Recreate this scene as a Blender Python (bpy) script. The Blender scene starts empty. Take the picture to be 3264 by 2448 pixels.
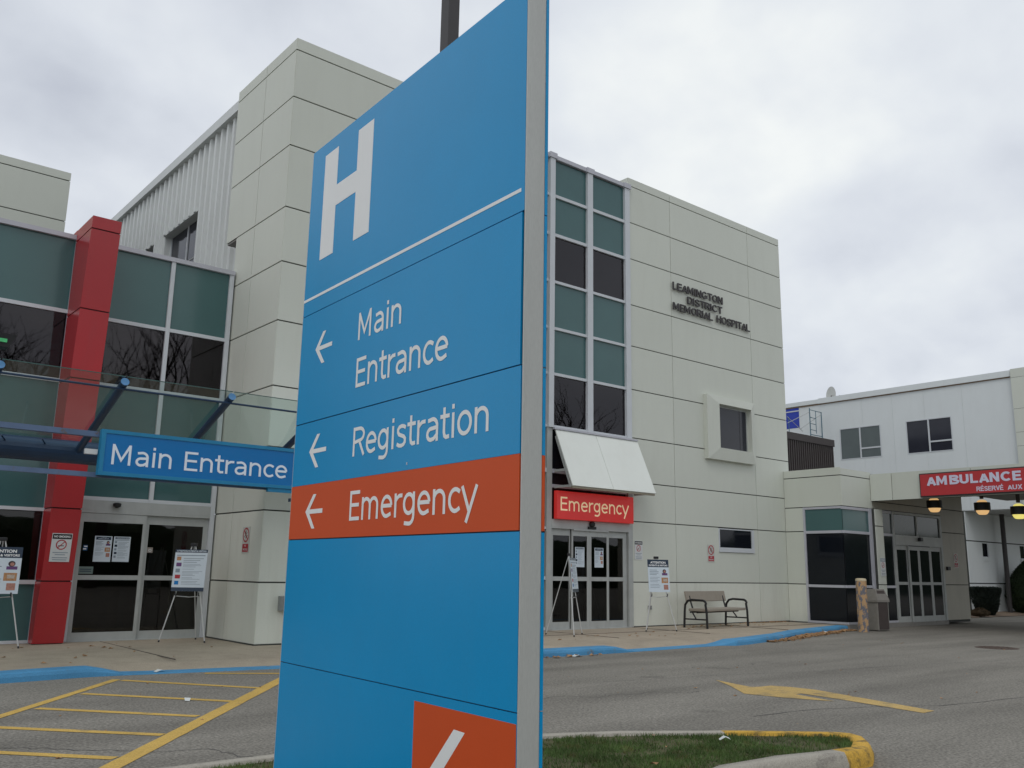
import bpy, bmesh, math, random
from mathutils import Vector, Matrix, noise as mnoise
R = math.radians
random.seed(7)
scn = bpy.context.scene
COL = scn.collection

# ------------------------------------------------------------------ camera
cam = bpy.data.objects.new('camera', bpy.data.cameras.new('camera'))
COL.objects.link(cam)
YAW, PITCH, ROLL = 0.691603848, 0.204259431, 0.0170253730
fw = Vector((math.sin(YAW)*math.cos(PITCH), math.cos(YAW)*math.cos(PITCH), math.sin(PITCH)))
r0 = Vector((math.cos(YAW), -math.sin(YAW), 0)); u0 = r0.cross(fw)
rt = r0*math.cos(ROLL)+u0*math.sin(ROLL); up = -r0*math.sin(ROLL)+u0*math.cos(ROLL)
M = Matrix((rt, up, -fw)).transposed().to_4x4(); M.translation = Vector((0, 0, 1.5))
cam.matrix_world = M
cam.data.sensor_width = 36; cam.data.lens = 36*2872.29/3264
cam.data.clip_start = 0.05; cam.data.clip_end = 3000
scn.camera = cam
scn.render.resolution_x = 1024; scn.render.resolution_y = 768

# ------------------------------------------------------------------ world: overcast daylight
SUN_AZ, SUN_EL = 235.0, 52.0          # azimuth clockwise from +Y
w = bpy.data.worlds.new('World'); scn.world = w; w.use_nodes = True
nt = w.node_tree; nt.nodes.clear()
def N(t, **k):
    n = nt.nodes.new(t)
    for a, b in k.items(): setattr(n, a, b)
    return n
sky = N('ShaderNodeTexSky', sky_type='NISHITA', sun_disc=False)
sky.sun_elevation = R(SUN_EL); sky.sun_rotation = R(SUN_AZ); sky.air_density = 1; sky.dust_density = 3
tc = N('ShaderNodeTexCoord')
sep = N('ShaderNodeSeparateXYZ'); nt.links.new(tc.outputs['Generated'], sep.inputs[0])
def MATH(op, a, b=None):
    m = N('ShaderNodeMath', operation=op)
    for i, v in enumerate((a, b)):
        if v is None: continue
        if isinstance(v, (int, float)): m.inputs[i].default_value = v
        else: nt.links.new(v, m.inputs[i])
    return m.outputs[0]
zc = MATH('ADD', MATH('MAXIMUM', sep.outputs[2], 0.0), 0.55)
dx = MATH('DIVIDE', sep.outputs[0], zc); dy = MATH('DIVIDE', sep.outputs[1], zc)
cmb = N('ShaderNodeCombineXYZ'); nt.links.new(dx, cmb.inputs[0]); nt.links.new(dy, cmb.inputs[1]); cmb.inputs[2].default_value = 12.4
n1 = N('ShaderNodeTexNoise'); n1.inputs['Scale'].default_value = 2.0; n1.inputs['Detail'].default_value = 5; n1.inputs['Roughness'].default_value = 0.5
n1.inputs['Distortion'].default_value = 0.1
nt.links.new(cmb.outputs[0], n1.inputs['Vector'])
n2 = N('ShaderNodeTexNoise'); n2.inputs['Scale'].default_value = 6.5; n2.inputs['Detail'].default_value = 6; n2.inputs['Roughness'].default_value = 0.5
n2.inputs['Distortion'].default_value = 0.1
nt.links.new(cmb.outputs[0], n2.inputs['Vector'])
mixv = MATH('ADD', MATH('MULTIPLY', n1.outputs[0], 0.70), MATH('MULTIPLY', n2.outputs[0], 0.30))
ramp = N('ShaderNodeValToRGB'); nt.links.new(mixv, ramp.inputs[0])
e = ramp.color_ramp.elements
e[0].position = 0.36; e[0].color = (0.54, 0.575, 0.655, 1)
e[1].position = 0.66; e[1].color = (0.955, 0.985, 0.98, 1)
for p_, c_ in ((0.44, (0.655, 0.695, 0.765, 1)), (0.50, (0.735, 0.775, 0.84, 1)), (0.57, (0.82, 0.86, 0.905, 1))):
    q = ramp.color_ramp.elements.new(p_); q.color = c_
b1 = N('ShaderNodeBackground'); b1.inputs[1].default_value = 0.08; nt.links.new(sky.outputs[0], b1.inputs[0])
b2 = N('ShaderNodeBackground'); b2.inputs[1].default_value = 1.0; nt.links.new(ramp.outputs[0], b2.inputs[0])
mx = N('ShaderNodeMixShader'); mx.inputs[0].default_value = 0.93
nt.links.new(b1.outputs[0], mx.inputs[1]); nt.links.new(b2.outputs[0], mx.inputs[2])
wo = N('ShaderNodeOutputWorld'); nt.links.new(mx.outputs[0], wo.inputs[0])

sl = bpy.data.lights.new('sun', 'SUN'); sl.energy = 0.5; sl.angle = R(25); sl.color = (1, 0.96, 0.9)
so = bpy.data.objects.new('sun', sl); COL.objects.link(so)
sd = Vector((math.sin(R(SUN_AZ))*math.cos(R(SUN_EL)), math.cos(R(SUN_AZ))*math.cos(R(SUN_EL)), math.sin(R(SUN_EL))))
so.rotation_euler = sd.to_track_quat('Z', 'Y').to_euler()
vs = scn.view_settings
vs.view_transform = 'Standard'; vs.look = 'None'; vs.exposure = 0.0; vs.gamma = 1; vs.use_curve_mapping = False
try:
    scn.cycles.max_bounces = 6; scn.cycles.transparent_max_bounces = 12; scn.cycles.use_denoising = True
except Exception: pass

# ------------------------------------------------------------------ materials
def s2l(*c): return tuple(((v/255+0.055)/1.055)**2.4 if v > 10 else v/255/12.92 for v in c)
MATS = {}
def mat(name, col, rough=0.6, spec=0.5, metal=0.0, var=0.08, scale=6.0, bump=0.0, bscale=60.0, fine=0.0, fscale=150.0, fine2=None, lane=0.0,
        col2=None, dirt=0.0, dirtcol=(0.08, 0.07, 0.055), emit=None, estr=0.0, objvar=0.0, thr=(0.45, 0.6), stretch=(1, 1, 1), coat=0.0):
    if name in MATS: return MATS[name]
    m = bpy.data.materials.new(name); m.use_nodes = True; t = m.node_tree; L = t.links
    P = t.nodes['Principled BSDF']
    P.inputs['Roughness'].default_value = rough; P.inputs['Specular IOR Level'].default_value = spec
    P.inputs['Metallic'].default_value = metal; P.inputs['Coat Weight'].default_value = coat
    geo = t.nodes.new('ShaderNodeNewGeometry')
    mp = t.nodes.new('ShaderNodeMapping'); L.new(geo.outputs['Position'], mp.inputs[0]); mp.inputs['Scale'].default_value = stretch
    def noi(sc, det=4, rg=0.55):
        n = t.nodes.new('ShaderNodeTexNoise'); n.inputs['Scale'].default_value = sc; n.inputs['Detail'].default_value = det
        n.inputs['Roughness'].default_value = rg; L.new(mp.outputs[0], n.inputs['Vector']); return n.outputs[0]
    def mr(v, a, b, c, d):
        n = t.nodes.new('ShaderNodeMapRange'); n.inputs[1].default_value = a; n.inputs[2].default_value = b
        n.inputs[3].default_value = c; n.inputs[4].default_value = d; L.new(v, n.inputs[0]); return n.outputs[0]
    def mul(col_s, val):
        n = t.nodes.new('ShaderNodeVectorMath'); n.operation = 'SCALE'
        L.new(col_s, n.inputs[0]); L.new(val, n.inputs['Scale']); return n.outputs[0]
    rgb = t.nodes.new('ShaderNodeRGB'); rgb.outputs[0].default_value = (*col, 1); c = rgb.outputs[0]
    def mixc(fac, a, bcol):
        n = t.nodes.new('ShaderNodeMix'); n.data_type = 'RGBA'; L.new(fac, n.inputs[0]); L.new(a, n.inputs[6])
        n.inputs[7].default_value = (*bcol, 1); return n.outputs[2]
    if col2 is not None: c = mixc(mr(noi(scale, 6, 0.62), thr[0], thr[1], 0, 1), c, col2)
    if var: c = mul(c, mr(noi(scale*0.37 if col2 else scale), 0.25, 0.75, 1-var, 1+var))
    if fine: c = mul(c, mr(noi(fscale, 2), 0.3, 0.7, 1-fine, 1+fine))
    if fine2: c = mul(c, mr(noi(fine2[1], 3, 0.7), 0.3, 0.7, 1-fine2[0], 1+fine2[0]))
    if lane:
        mp3 = t.nodes.new('ShaderNodeMapping'); L.new(geo.outputs['Position'], mp3.inputs[0]); mp3.inputs['Rotation'].default_value = (0, 0, R(12)); mp3.inputs['Scale'].default_value = (0.10, 0.75, 1)
        n = t.nodes.new('ShaderNodeTexNoise'); n.inputs['Scale'].default_value = 1.5; n.inputs['Detail'].default_value = 5; L.new(mp3.outputs[0], n.inputs['Vector'])
        c = mul(c, mr(n.outputs[0], 0.35, 0.68, 1+lane*0.35, 1-lane))
        n = t.nodes.new('ShaderNodeTexNoise'); n.inputs['Scale'].default_value = 1.1; n.inputs['Detail'].default_value = 3; n.inputs['Roughness'].default_value = 0.4; L.new(geo.outputs['Position'], n.inputs['Vector'])
        c = mul(c, mr(n.outputs[0], 0.66, 0.74, 1, 0.78))
    if dirt:
        mp2 = t.nodes.new('ShaderNodeMapping'); L.new(geo.outputs['Position'], mp2.inputs[0]); mp2.inputs['Scale'].default_value = (2.2, 2.2, 0.35)
        n = t.nodes.new('ShaderNodeTexNoise'); n.inputs['Scale'].default_value = 1.6; n.inputs['Detail'].default_value = 6; n.inputs['Roughness'].default_value = 0.65
        L.new(mp2.outputs[0], n.inputs['Vector']); c = mixc(mr(n.outputs[0], 0.48, 0.78, 0, dirt), c, dirtcol)
    if objvar:
        oi = t.nodes.new('ShaderNodeObjectInfo'); c = mul(c, mr(oi.outputs['Random'], 0, 1, 1-objvar, 1+objvar))
    L.new(c, P.inputs['Base Color'])
    if bump:
        bn = t.nodes.new('ShaderNodeBump'); bn.inputs['Strength'].default_value = bump; bn.inputs['Distance'].default_value = 0.02
        L.new(noi(bscale, 4), bn.inputs['Height']); L.new(bn.outputs[0], P.inputs['Normal'])
    if emit: P.inputs['Emission Color'].default_value = (*emit, 1); P.inputs['Emission Strength'].default_value = estr
    MATS[name] = m; return m

def glassmat(name, tint, rough=0.015, refl=(1, 1, 1), ior=1.5):
    m = bpy.data.materials.new(name); m.use_nodes = True; t = m.node_tree; t.nodes.clear(); L = t.links
    o = t.nodes.new('ShaderNodeOutputMaterial'); mxn = t.nodes.new('ShaderNodeMixShader')
    fr = t.nodes.new('ShaderNodeFresnel'); fr.inputs[0].default_value = ior
    g = t.nodes.new('ShaderNodeBsdfGlossy'); g.inputs['Roughness'].default_value = rough; g.inputs[0].default_value = (*refl, 1)
    tr = t.nodes.new('ShaderNodeBsdfTransparent'); tr.inputs[0].default_value = (*tint, 1)
    L.new(fr.outputs[0], mxn.inputs[0]); L.new(tr.outputs[0], mxn.inputs[1]); L.new(g.outputs[0], mxn.inputs[2]); L.new(mxn.outputs[0], o.inputs[0])
    MATS[name] = m; return m

PANEL = mat('composite_panel', (0.64, 0.665, 0.59), rough=0.5, spec=0.22, var=0.025, scale=0.5, dirt=0.06, dirtcol=(0.30, 0.28, 0.22), objvar=0.025, fine=0.012, fscale=40)
PANELB = mat('composite_panel_low', (0.71, 0.73, 0.65), rough=0.5, spec=0.22, var=0.03, scale=0.8, dirt=0.20, dirtcol=(0.36, 0.34, 0.27), objvar=0.02, fine=0.02, fscale=40)
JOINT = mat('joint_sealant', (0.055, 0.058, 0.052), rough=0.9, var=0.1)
CORR = mat('ribbed_metal', (0.66, 0.685, 0.67), rough=0.45, spec=0.4, var=0.04, scale=1.2, dirt=0.12, dirtcol=(0.35, 0.33, 0.28))
WING = mat('wing_cladding', (0.72, 0.76, 0.76), rough=0.5, var=0.03, scale=0.6, dirt=0.08, dirtcol=(0.4, 0.38, 0.33))
TEAL = mat('teal_spandrel', (0.058, 0.135, 0.135), rough=0.16, spec=0.5, var=0.05, scale=1.2, fine=0.03, fscale=60, objvar=0.04)
ALU = mat('mill_aluminium', (0.50, 0.505, 0.55), rough=0.42, spec=0.5, var=0.05, scale=3)
ALUL = mat('light_aluminium', (0.60, 0.63, 0.655), rough=0.4, spec=0.5, var=0.04, scale=3)
ALUD = mat('door_aluminium', (0.43, 0.45, 0.435), rough=0.45, spec=0.5, var=0.08, scale=4, dirt=0.15)
GLASS = glassmat('vision_glass', (0.34, 0.31, 0.36), refl=(1.0, 0.96, 1.0))
DGLASS = glassmat('door_glass', (0.50, 0.47, 0.43))
CGLASS = glassmat('canopy_glass', (0.71, 0.82, 0.80), rough=0.06, ior=1.75)
INT = mat('interior_dark', (0.10, 0.09, 0.085), rough=0.9, var=0.4, scale=1.3)
INTB = mat('interior_brown', (0.12, 0.08, 0.055), rough=0.9, var=0.5, scale=2)
REDC = mat('red_column_panel', (0.42, 0.026, 0.032), rough=0.24, spec=0.6, var=0.05, scale=1.0, objvar=0.04, fine=0.04, fscale=60, dirt=0.22, dirtcol=(0.22, 0.05, 0.05))
BLUEBEAM = mat('blue_beam_paint', (0.022, 0.05, 0.105), rough=0.35, var=0.15, scale=3)
BLUERAIL = mat('faded_blue_rail', (0.11, 0.17, 0.29), rough=0.5, col2=(0.16, 0.10, 0.06), thr=(0.58, 0.66), scale=7, var=0.2)
SIGNBLUE = mat('blue_sign_panel', (0.0, 0.30, 0.63), rough=0.26, spec=0.36, var=0.04, scale=2.2, fine=0.08, fscale=380, dirt=0.10, dirtcol=(0.05, 0.30, 0.52))
SIGNRED = mat('orange_red_vinyl', (0.66, 0.090, 0.020), rough=0.4, spec=0.25, var=0.03, scale=3, fine=0.04, fscale=420)
WHITEV = mat('white_vinyl', (0.88, 0.89, 0.88), rough=0.45, spec=0.3, var=0.02, scale=4)
POSTALU = mat('sign_post_aluminium', (0.52, 0.53, 0.50), rough=0.42, metal=0.15, var=0.05, scale=3, fine=0.05, fscale=300, stretch=(1, 1, 0.15), dirt=0.15)
MEBLUE = mat('main_entrance_blue', (0.0, 0.17, 0.47), rough=0.25, spec=0.4, var=0.03)
MEFRAME = mat('sign_frame_blue', (0.01, 0.22, 0.42), rough=0.35, var=0.08)
EMRED = mat('emergency_sign_red', (0.50, 0.03, 0.028), rough=0.3, emit=(0.85, 0.03, 0.025), estr=0.22, var=0.03)
EMLET = mat('lit_sign_letters', (0.8, 0.62, 0.4), rough=0.4, emit=(1, 0.72, 0.42), estr=0.28, var=0.02)
MELET = mat('main_sign_letters', (0.68, 0.74, 0.80), rough=0.4, emit=(0.7, 0.85, 1), estr=0.08, var=0.02)
AMRED = mat('ambulance_sign_red', (0.44, 0.035, 0.04), rough=0.35, emit=(0.6, 0.03, 0.04), estr=0.05, var=0.03)
AMLET = mat('ambulance_sign_letters', (0.6, 0.6, 0.72), rough=0.4, emit=(0.6, 0.6, 0.8), estr=0.06, var=0.02)
BLACK = mat('black_paint', (0.012, 0.012, 0.013), rough=0.45, var=0.1)
BRONZE = mat('dark_bronze', (0.045, 0.040, 0.040), rough=0.5, var=0.1)
BROWN = mat('brown_screen_metal', (0.058, 0.048, 0.046), rough=0.6, var=0.1)
NAVY = mat('poster_navy', (0.012, 0.03, 0.06), rough=0.3, var=0.03)
PAPER = mat('poster_white', (0.62, 0.70, 0.76), rough=0.4, var=0.02)
GREYTX = mat('poster_small_print', (0.25, 0.31, 0.36), rough=0.5, var=0.1)
PURPLE = mat('poster_purple', (0.13, 0.05, 0.17), rough=0.5, var=0.1)
SKIN = mat('poster_skin', (0.42, 0.20, 0.15), rough=0.5, var=0.25, scale=30)
HAIRP = mat('poster_dark_hair', (0.04, 0.025, 0.03), rough=0.5)
TAN = mat('poster_tan', (0.45, 0.23, 0.10), rough=0.5, var=0.4, scale=40)
SIGNW = mat('sign_white', (0.66, 0.68, 0.68), rough=0.4, var=0.02)
SIGNR = mat('sign_red', (0.42, 0.02, 0.03), rough=0.4, var=0.03)
ASPH = mat('worn_asphalt', (0.252, 0.237, 0.206), rough=0.92, spec=0.12, var=0.10, scale=0.45, fine=0.38, fscale=38, bump=0.6, bscale=55, dirt=0.14, dirtcol=(0.11, 0.10, 0.09), fine2=(0.15, 16), lane=0.22)
CONC = mat('sidewalk_concrete', (0.42, 0.36, 0.28), rough=0.9, spec=0.15, var=0.12, scale=1.1, fine=0.12, fscale=60, bump=0.3, bscale=60, dirt=0.22, dirtcol=(0.13, 0.11, 0.085))
KERBC = mat('kerb_concrete', (0.43, 0.40, 0.34), rough=0.9, spec=0.2, var=0.12, scale=5, fine=0.15, fscale=90, bump=0.5, bscale=50, col2=(0.22, 0.20, 0.18), thr=(0.55, 0.75))
KERBB = mat('blue_kerb_paint', (0.085, 0.295, 0.52), rough=0.7, spec=0.3, var=0.15, scale=4, fine=0.12, fscale=80, bump=0.3, bscale=50, col2=(0.16, 0.20, 0.23), thr=(0.60, 0.72))
KERBY = mat('yellow_kerb_paint', (0.66, 0.40, 0.07), rough=0.8, spec=0.2, var=0.14, scale=7, fine=0.15, fscale=80, bump=0.8, bscale=30, col2=(0.17, 0.13, 0.06), thr=(0.50, 0.66))
ROADY = mat('yellow_road_paint', (0.60, 0.40, 0.11), rough=0.85, spec=0.2, var=0.14, scale=3, fine=0.22, fscale=85, col2=(0.24, 0.20, 0.13), thr=(0.60, 0.74))
ROADYF = mat('faded_yellow_road_paint', (0.52, 0.365, 0.14), rough=0.85, spec=0.2, var=0.12, scale=3, fine=0.25, fscale=70, col2=(0.22, 0.19, 0.13), thr=(0.52, 0.70))
SOIL = mat('lawn_soil', (0.085, 0.080, 0.035), rough=1, var=0.35, scale=6)
BLADE = mat('grass_blades', (0.088, 0.145, 0.042), rough=0.7, spec=0.2, var=0.5, scale=7, col2=(0.15, 0.125, 0.05), thr=(0.53, 0.70))
LEAF = mat('dry_leaf', (0.36, 0.21, 0.10), rough=0.8, var=0.5, scale=14)
SHRUB = mat('evergreen_foliage', (0.028, 0.05, 0.016), rough=0.7, var=0.45, scale=7)
SHRUBD = mat('dark_yew_foliage', (0.015, 0.026, 0.018), rough=0.7, var=0.45, scale=9)
BARK = mat('tree_bark', (0.05, 0.042, 0.036), rough=0.9, var=0.2)
MULCH = mat('mulch', (0.23, 0.17, 0.12), rough=1, var=0.35, scale=5, fine=0.2)
PLANK = mat("bench_taupe", (0.31, 0.275, 0.225), rough=0.7, var=0.06, scale=10)
BOLL = mat('peeling_bollard_paint', (0.52, 0.33, 0.17), rough=0.8, var=0.12, scale=9, col2=(0.16, 0.165, 0.19), thr=(0.50, 0.53), bump=0.4, bscale=40, stretch=(1, 1, 0.6))
CREAM = mat('bollard_cap_cream', (0.62, 0.53, 0.36), rough=0.8, var=0.2, scale=12)
BINM = mat('bin_aggregate', (0.24, 0.225, 0.20), rough=0.8, var=0.1, scale=9, fine=0.15)
BINB = mat('bin_brown', (0.06, 0.045, 0.04), rough=0.6, var=0.1)
EASW = mat('easel_white_metal', (0.6, 0.61, 0.6), rough=0.4, var=0.05)
EASB = mat('easel_black_plastic', (0.015, 0.015, 0.017), rough=0.5)
AWN = mat('awning_panel', (0.80, 0.83, 0.77), rough=0.4, var=0.03, scale=1.2, dirt=0.08, dirtcol=(0.5, 0.47, 0.38))
IRON = mat('manhole_iron', (0.10, 0.07, 0.055), rough=0.8, var=0.25, scale=14, bump=0.4)
TARP = mat('blue_protective_film', (0.01, 0.04, 0.42), rough=0.4, var=0.15, scale=2, col2=(0.22, 0.30, 0.55), thr=(0.66, 0.70))
SCAF = mat('scaffold_paint', (0.08, 0.17, 0.22), rough=0.6, var=0.1)
DISHM = mat('dish_white', (0.50, 0.50, 0.47), rough=0.5, var=0.05)
LAMPW = mat('lamp_warm_glow', (0.6, 0.45, 0.25), rough=0.5, emit=(1.0, 0.60, 0.25), estr=0.62, var=0)
LAMPY = mat('lamp_yellow_glow', (0.9, 0.8, 0.3), rough=0.5, emit=(1.0, 0.86, 0.22), estr=0.70, var=0)
LAMPG = mat('green_lens', (0.05, 0.3, 0.12), rough=0.4, emit=(0.06, 0.55, 0.16), estr=0.2, var=0.5, scale=20)
TUBE = mat('fluorescent_tube', (0.9, 0.8, 0.4), rough=0.5, emit=(1.0, 0.86, 0.45), estr=1.9, var=0)
TUBE2 = mat('ceiling_troffer', (0.9, 0.7, 0.4), rough=0.5, emit=(1.0, 0.68, 0.38), estr=1.3, var=0)
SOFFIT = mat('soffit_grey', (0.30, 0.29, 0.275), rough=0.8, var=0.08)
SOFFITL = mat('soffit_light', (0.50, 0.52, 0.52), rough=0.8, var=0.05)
PIER = mat('shaded_pier_panel', (0.44, 0.42, 0.35), rough=0.5, var=0.05, scale=1.5, dirt=0.15, objvar=0.02)  # canopy shade put into the colour: darker and warmer than the wall panels
LITTER = mat('litter_white', (0.65, 0.68, 0.66), rough=0.6)
BOXG = mat('grey_outlet_box', (0.24, 0.25, 0.25), rough=0.5)
BLIND = mat('window_blind', (0.10, 0.125, 0.125), rough=0.3, spec=0.5, var=0.08, scale=1.5)
DARKW = mat('dark_window_pane', (0.008, 0.010, 0.014), rough=0.06, spec=0.28, var=0.1, scale=2)
DARKG = mat('greyish_window_pane', (0.030, 0.032, 0.044), rough=0.08, spec=0.3, var=0.1, scale=2)
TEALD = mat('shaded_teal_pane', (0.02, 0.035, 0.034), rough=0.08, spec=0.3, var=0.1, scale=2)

# ------------------------------------------------------------------ mesh helpers
class MB:
    def __init__(s): s.v = []; s.f = []; s.m = None
    def add(s, vs_, fs):
        o = len(s.v)
        for v in vs_:
            v = Vector(v); s.v.append(s.m @ v if s.m is not None else v)
        s.f += [tuple(i+o for i in f) for f in fs]; return s
    def box(s, x0, x1, y0, y1, z0, z1):
        if x0 > x1: x0, x1 = x1, x0
        if y0 > y1: y0, y1 = y1, y0
        if z0 > z1: z0, z1 = z1, z0
        return s.add([(x0, y0, z0), (x1, y0, z0), (x1, y1, z0), (x0, y1, z0), (x0, y0, z1), (x1, y0, z1), (x1, y1, z1), (x0, y1, z1)],
                     [(0, 3, 2, 1), (4, 5, 6, 7), (0, 1, 5, 4), (1, 2, 6, 5), (2, 3, 7, 6), (3, 0, 4, 7)])
    def bbox(s, x0, x1, y0, y1, z0, z1, b=0.008):
        """box with chamfered edges (24 verts)"""
        bm = bmesh.new(); bmesh.ops.create_cube(bm, size=1)
        for v in bm.verts: v.co = Vector(((x0+x1)/2+v.co.x*(x1-x0), (y0+y1)/2+v.co.y*(y1-y0), (z0+z1)/2+v.co.z*(z1-z0)))
        bmesh.ops.bevel(bm, geom=bm.edges[:], offset=b, segments=2, affect='EDGES', profile=0.6)
        bm.verts.index_update(); s.add([v.co.copy() for v in bm.verts], [[v.index for v in f.verts] for f in bm.faces]); bm.free(); return s
    def tube(s, pts, r, n=8, cap=True, r2=None):
        pts = [Vector(p) for p in pts]; rings = []; prev = None
        for i, p in enumerate(pts):
            a = pts[max(i-1, 0)]; b = pts[min(i+1, len(pts)-1)]; d = (b-a).normalized()
            if prev is None:
                x = d.cross(Vector((0, 0, 1)));
                if x.length < 0.01: x = d.cross(Vector((1, 0, 0)))
                x.normalize()
            else: x = (prev-d*prev.dot(d)).normalized()
            prev = x; y = d.cross(x)
            rr = r if r2 is None else r+(r2-r)*i/(len(pts)-1)
            rings.append([p+x*rr*math.cos(2*math.pi*k/n)+y*rr*math.sin(2*math.pi*k/n) for k in range(n)])
        fs = []
        for i in range(len(pts)-1):
            for k in range(n): fs.append((i*n+k, i*n+(k+1) % n, (i+1)*n+(k+1) % n, (i+1)*n+k))
        if cap: fs.append(tuple(range(n))[::-1]); fs.append(tuple((len(pts)-1)*n+k for k in range(n)))
        return s.add([v for g in rings for v in g], fs)
    def lathe(s, prof, cx=0, cy=0, n=24):
        vs_ = []; fs = []
        for (r, z) in prof: vs_ += [(cx+r*math.cos(2*math.pi*k/n), cy+r*math.sin(2*math.pi*k/n), z) for k in range(n)]
        for i in range(len(prof)-1):
            for k in range(n): fs.append((i*n+k, i*n+(k+1) % n, (i+1)*n+(k+1) % n, (i+1)*n+k))
        fs.append(tuple(range(n))[::-1]); fs.append(tuple((len(prof)-1)*n+k for k in range(n)))
        return s.add(vs_, fs)
    def prism(s, poly, y0, y1):
        """poly in (x,z), extruded along y"""
        n = len(poly); vs_ = [(x, y0, z) for x, z in poly]+[(x, y1, z) for x, z in poly]
        return s.add(vs_, [tuple(range(n)), tuple(range(2*n-1, n-1, -1))]+[(i, n+i, n+(i+1) % n, (i+1) % n) for i in range(n)])
    def flat(s, poly, z, h=0.0):
        return s.add([(x, y, z) for x, y in poly], [tuple(range(len(poly)))])
    def ellipse(s, cx, cz, rx, rz, y, n=20):
        return s.add([(cx+rx*math.cos(2*math.pi*k/n), y, cz+rz*math.sin(2*math.pi*k/n)) for k in range(n)], [tuple(range(n))])
    def ring(s, cx, cz, ro, ri, y, n=28):
        vs_ = [(cx+r*math.cos(2*math.pi*k/n), y, cz+r*math.sin(2*math.pi*k/n)) for r in (ro, ri) for k in range(n)]
        return s.add(vs_, [(k, (k+1) % n, n+(k+1) % n, n+k) for k in range(n)])
    def build(s, name, m, parent=None, label=None, smooth=False, kind=None):
        off = Vector((0, 0, 0))
        if parent is not None and parent.get('_w'): off = Vector(parent['_o'])
        me = bpy.data.meshes.new(name)
        me.from_pydata([v-off for v in s.v], [], s.f)
        bm = bmesh.new(); bm.from_mesh(me); bmesh.ops.recalc_face_normals(bm, faces=bm.faces[:]); bm.to_mesh(me); bm.free()
        if smooth: me.polygons.foreach_set('use_smooth', [True]*len(me.polygons))
        me.materials.append(m); me.update()
        o = bpy.data.objects.new(name, me); COL.objects.link(o)
        if parent is not None:
            o.parent = parent
            if parent.get('_w'): o['_w'] = 1; o['_o'] = list(off)
        if label: o['label'] = label
        if kind: o['kind'] = kind
        return o

def thing(name, label, cat, loc=(0, 0, 0), rz=0.0, group=None, world=False):
    """Empty at the thing's base; world=True means its parts are given in world coordinates"""
    o = bpy.data.objects.new(name, None); COL.objects.link(o); o.empty_display_size = 0.2
    o.location = loc; o.rotation_euler = (0, 0, rz); o['label'] = label; o['category'] = cat
    if group: o['group'] = group
    if world: o['_w'] = 1; o['_o'] = list(loc)
    return o
def tag(o, label, cat, group=None):
    o['label'] = label; o['category'] = cat
    if group: o['group'] = group
    return o
def struct(o): o['kind'] = 'structure'; return o

_tc = {}
def text_geo(s, bold=0.0):
    k = (s, bold)
    if k not in _tc:
        cu = bpy.data.curves.new('t', 'FONT'); cu.body = s; cu.size = 1; cu.offset = bold; cu.resolution_u = 3; cu.fill_mode = 'FRONT'
        ob = bpy.data.objects.new('t', cu); me = bpy.data.meshes.new_from_object(ob)
        v = [tuple(p.co) for p in me.vertices]; f = [tuple(q.vertices) for q in me.polygons]
        bpy.data.objects.remove(ob); bpy.data.meshes.remove(me); bpy.data.curves.remove(cu)
        x0 = min(p[0] for p in v); x1 = max(p[0] for p in v); y0 = min(p[1] for p in v); y1 = max(p[1] for p in v)
        _tc[k] = ([((p[0]-x0)/(x1-x0), (p[1]-y0)/(y1-y0)) for p in v], f)
    return _tc[k]
def text_mb(mb, s, x0, x1, z0, z1, y, bold=0.0, depth=0.0):
    """text laid in the local x-z plane facing -y, fitted to a box"""
    v, f = text_geo(s, bold); vv = [(x0+a*(x1-x0), y, z0+b*(z1-z0)) for a, b in v]
    if depth:
        from collections import Counter
        n = len(vv); ed = Counter(); dirs = {}
        for q in f:
            for i in range(len(q)):
                a, b = q[i], q[(i+1) % len(q)]; kk = (min(a, b), max(a, b)); ed[kk] += 1; dirs[kk] = (a, b)
        ff = list(f)+[tuple(i+n for i in q[::-1]) for q in f]+[(dirs[k][0], dirs[k][1], dirs[k][1]+n, dirs[k][0]+n) for k, c in ed.items() if c == 1]
        mb.add(vv+[(a, y+depth, c) for a, _, c in vv], ff)
    else: mb.add(vv, f)
    return mb
def islands(s, bold):
    """letters of a capital-letter word as separate vertex groups, left to right"""
    v, f = text_geo(s, bold); par = list(range(len(v)))
    def fd(a):
        while par[a] != a: par[a] = par[par[a]]; a = par[a]
        return a
    # weld by position too
    pos = {}
    for i, p in enumerate(v):
        k = (round(p[0], 5), round(p[1], 5))
        if k in pos: par[fd(i)] = fd(pos[k])
        else: pos[k] = i
    for q in f:
        for a in q[1:]: par[fd(a)] = fd(q[0])
    g = {}
    for q in f: g.setdefault(fd(q[0]), []).append(q)
    return sorted(g.values(), key=lambda L: min(v[i][0] for q in L for i in q)), v

def letters(parent, word, x0, x1, z0, z1, y, depth, m, bold=0.02):
    isl, v = islands(word, bold)
    for L in isl:
        ids = sorted({i for q in L for i in q}); mp = {i: k for k, i in enumerate(ids)}
        vv = [(x0+v[i][0]*(x1-x0), y, z0+v[i][1]*(z1-z0)) for i in ids]; ff = [tuple(mp[i] for i in q) for q in L]
        n = len(vv); cnt = {}
        for q in ff:
            for i in range(len(q)):
                a, b = q[i], q[(i+1) % len(q)]; kk = (min(a, b), max(a, b)); cnt.setdefault(kk, []).append((a, b))
        ff2 = ff+[tuple(i+n for i in q[::-1]) for q in ff]+[(c[0][0], c[0][1], c[0][1]+n, c[0][0]+n) for c in cnt.values() if len(c) == 1]
        MB().add(vv+[(a, y+depth, c) for a, _, c in vv], ff2).build('letter', m, parent)


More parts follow.
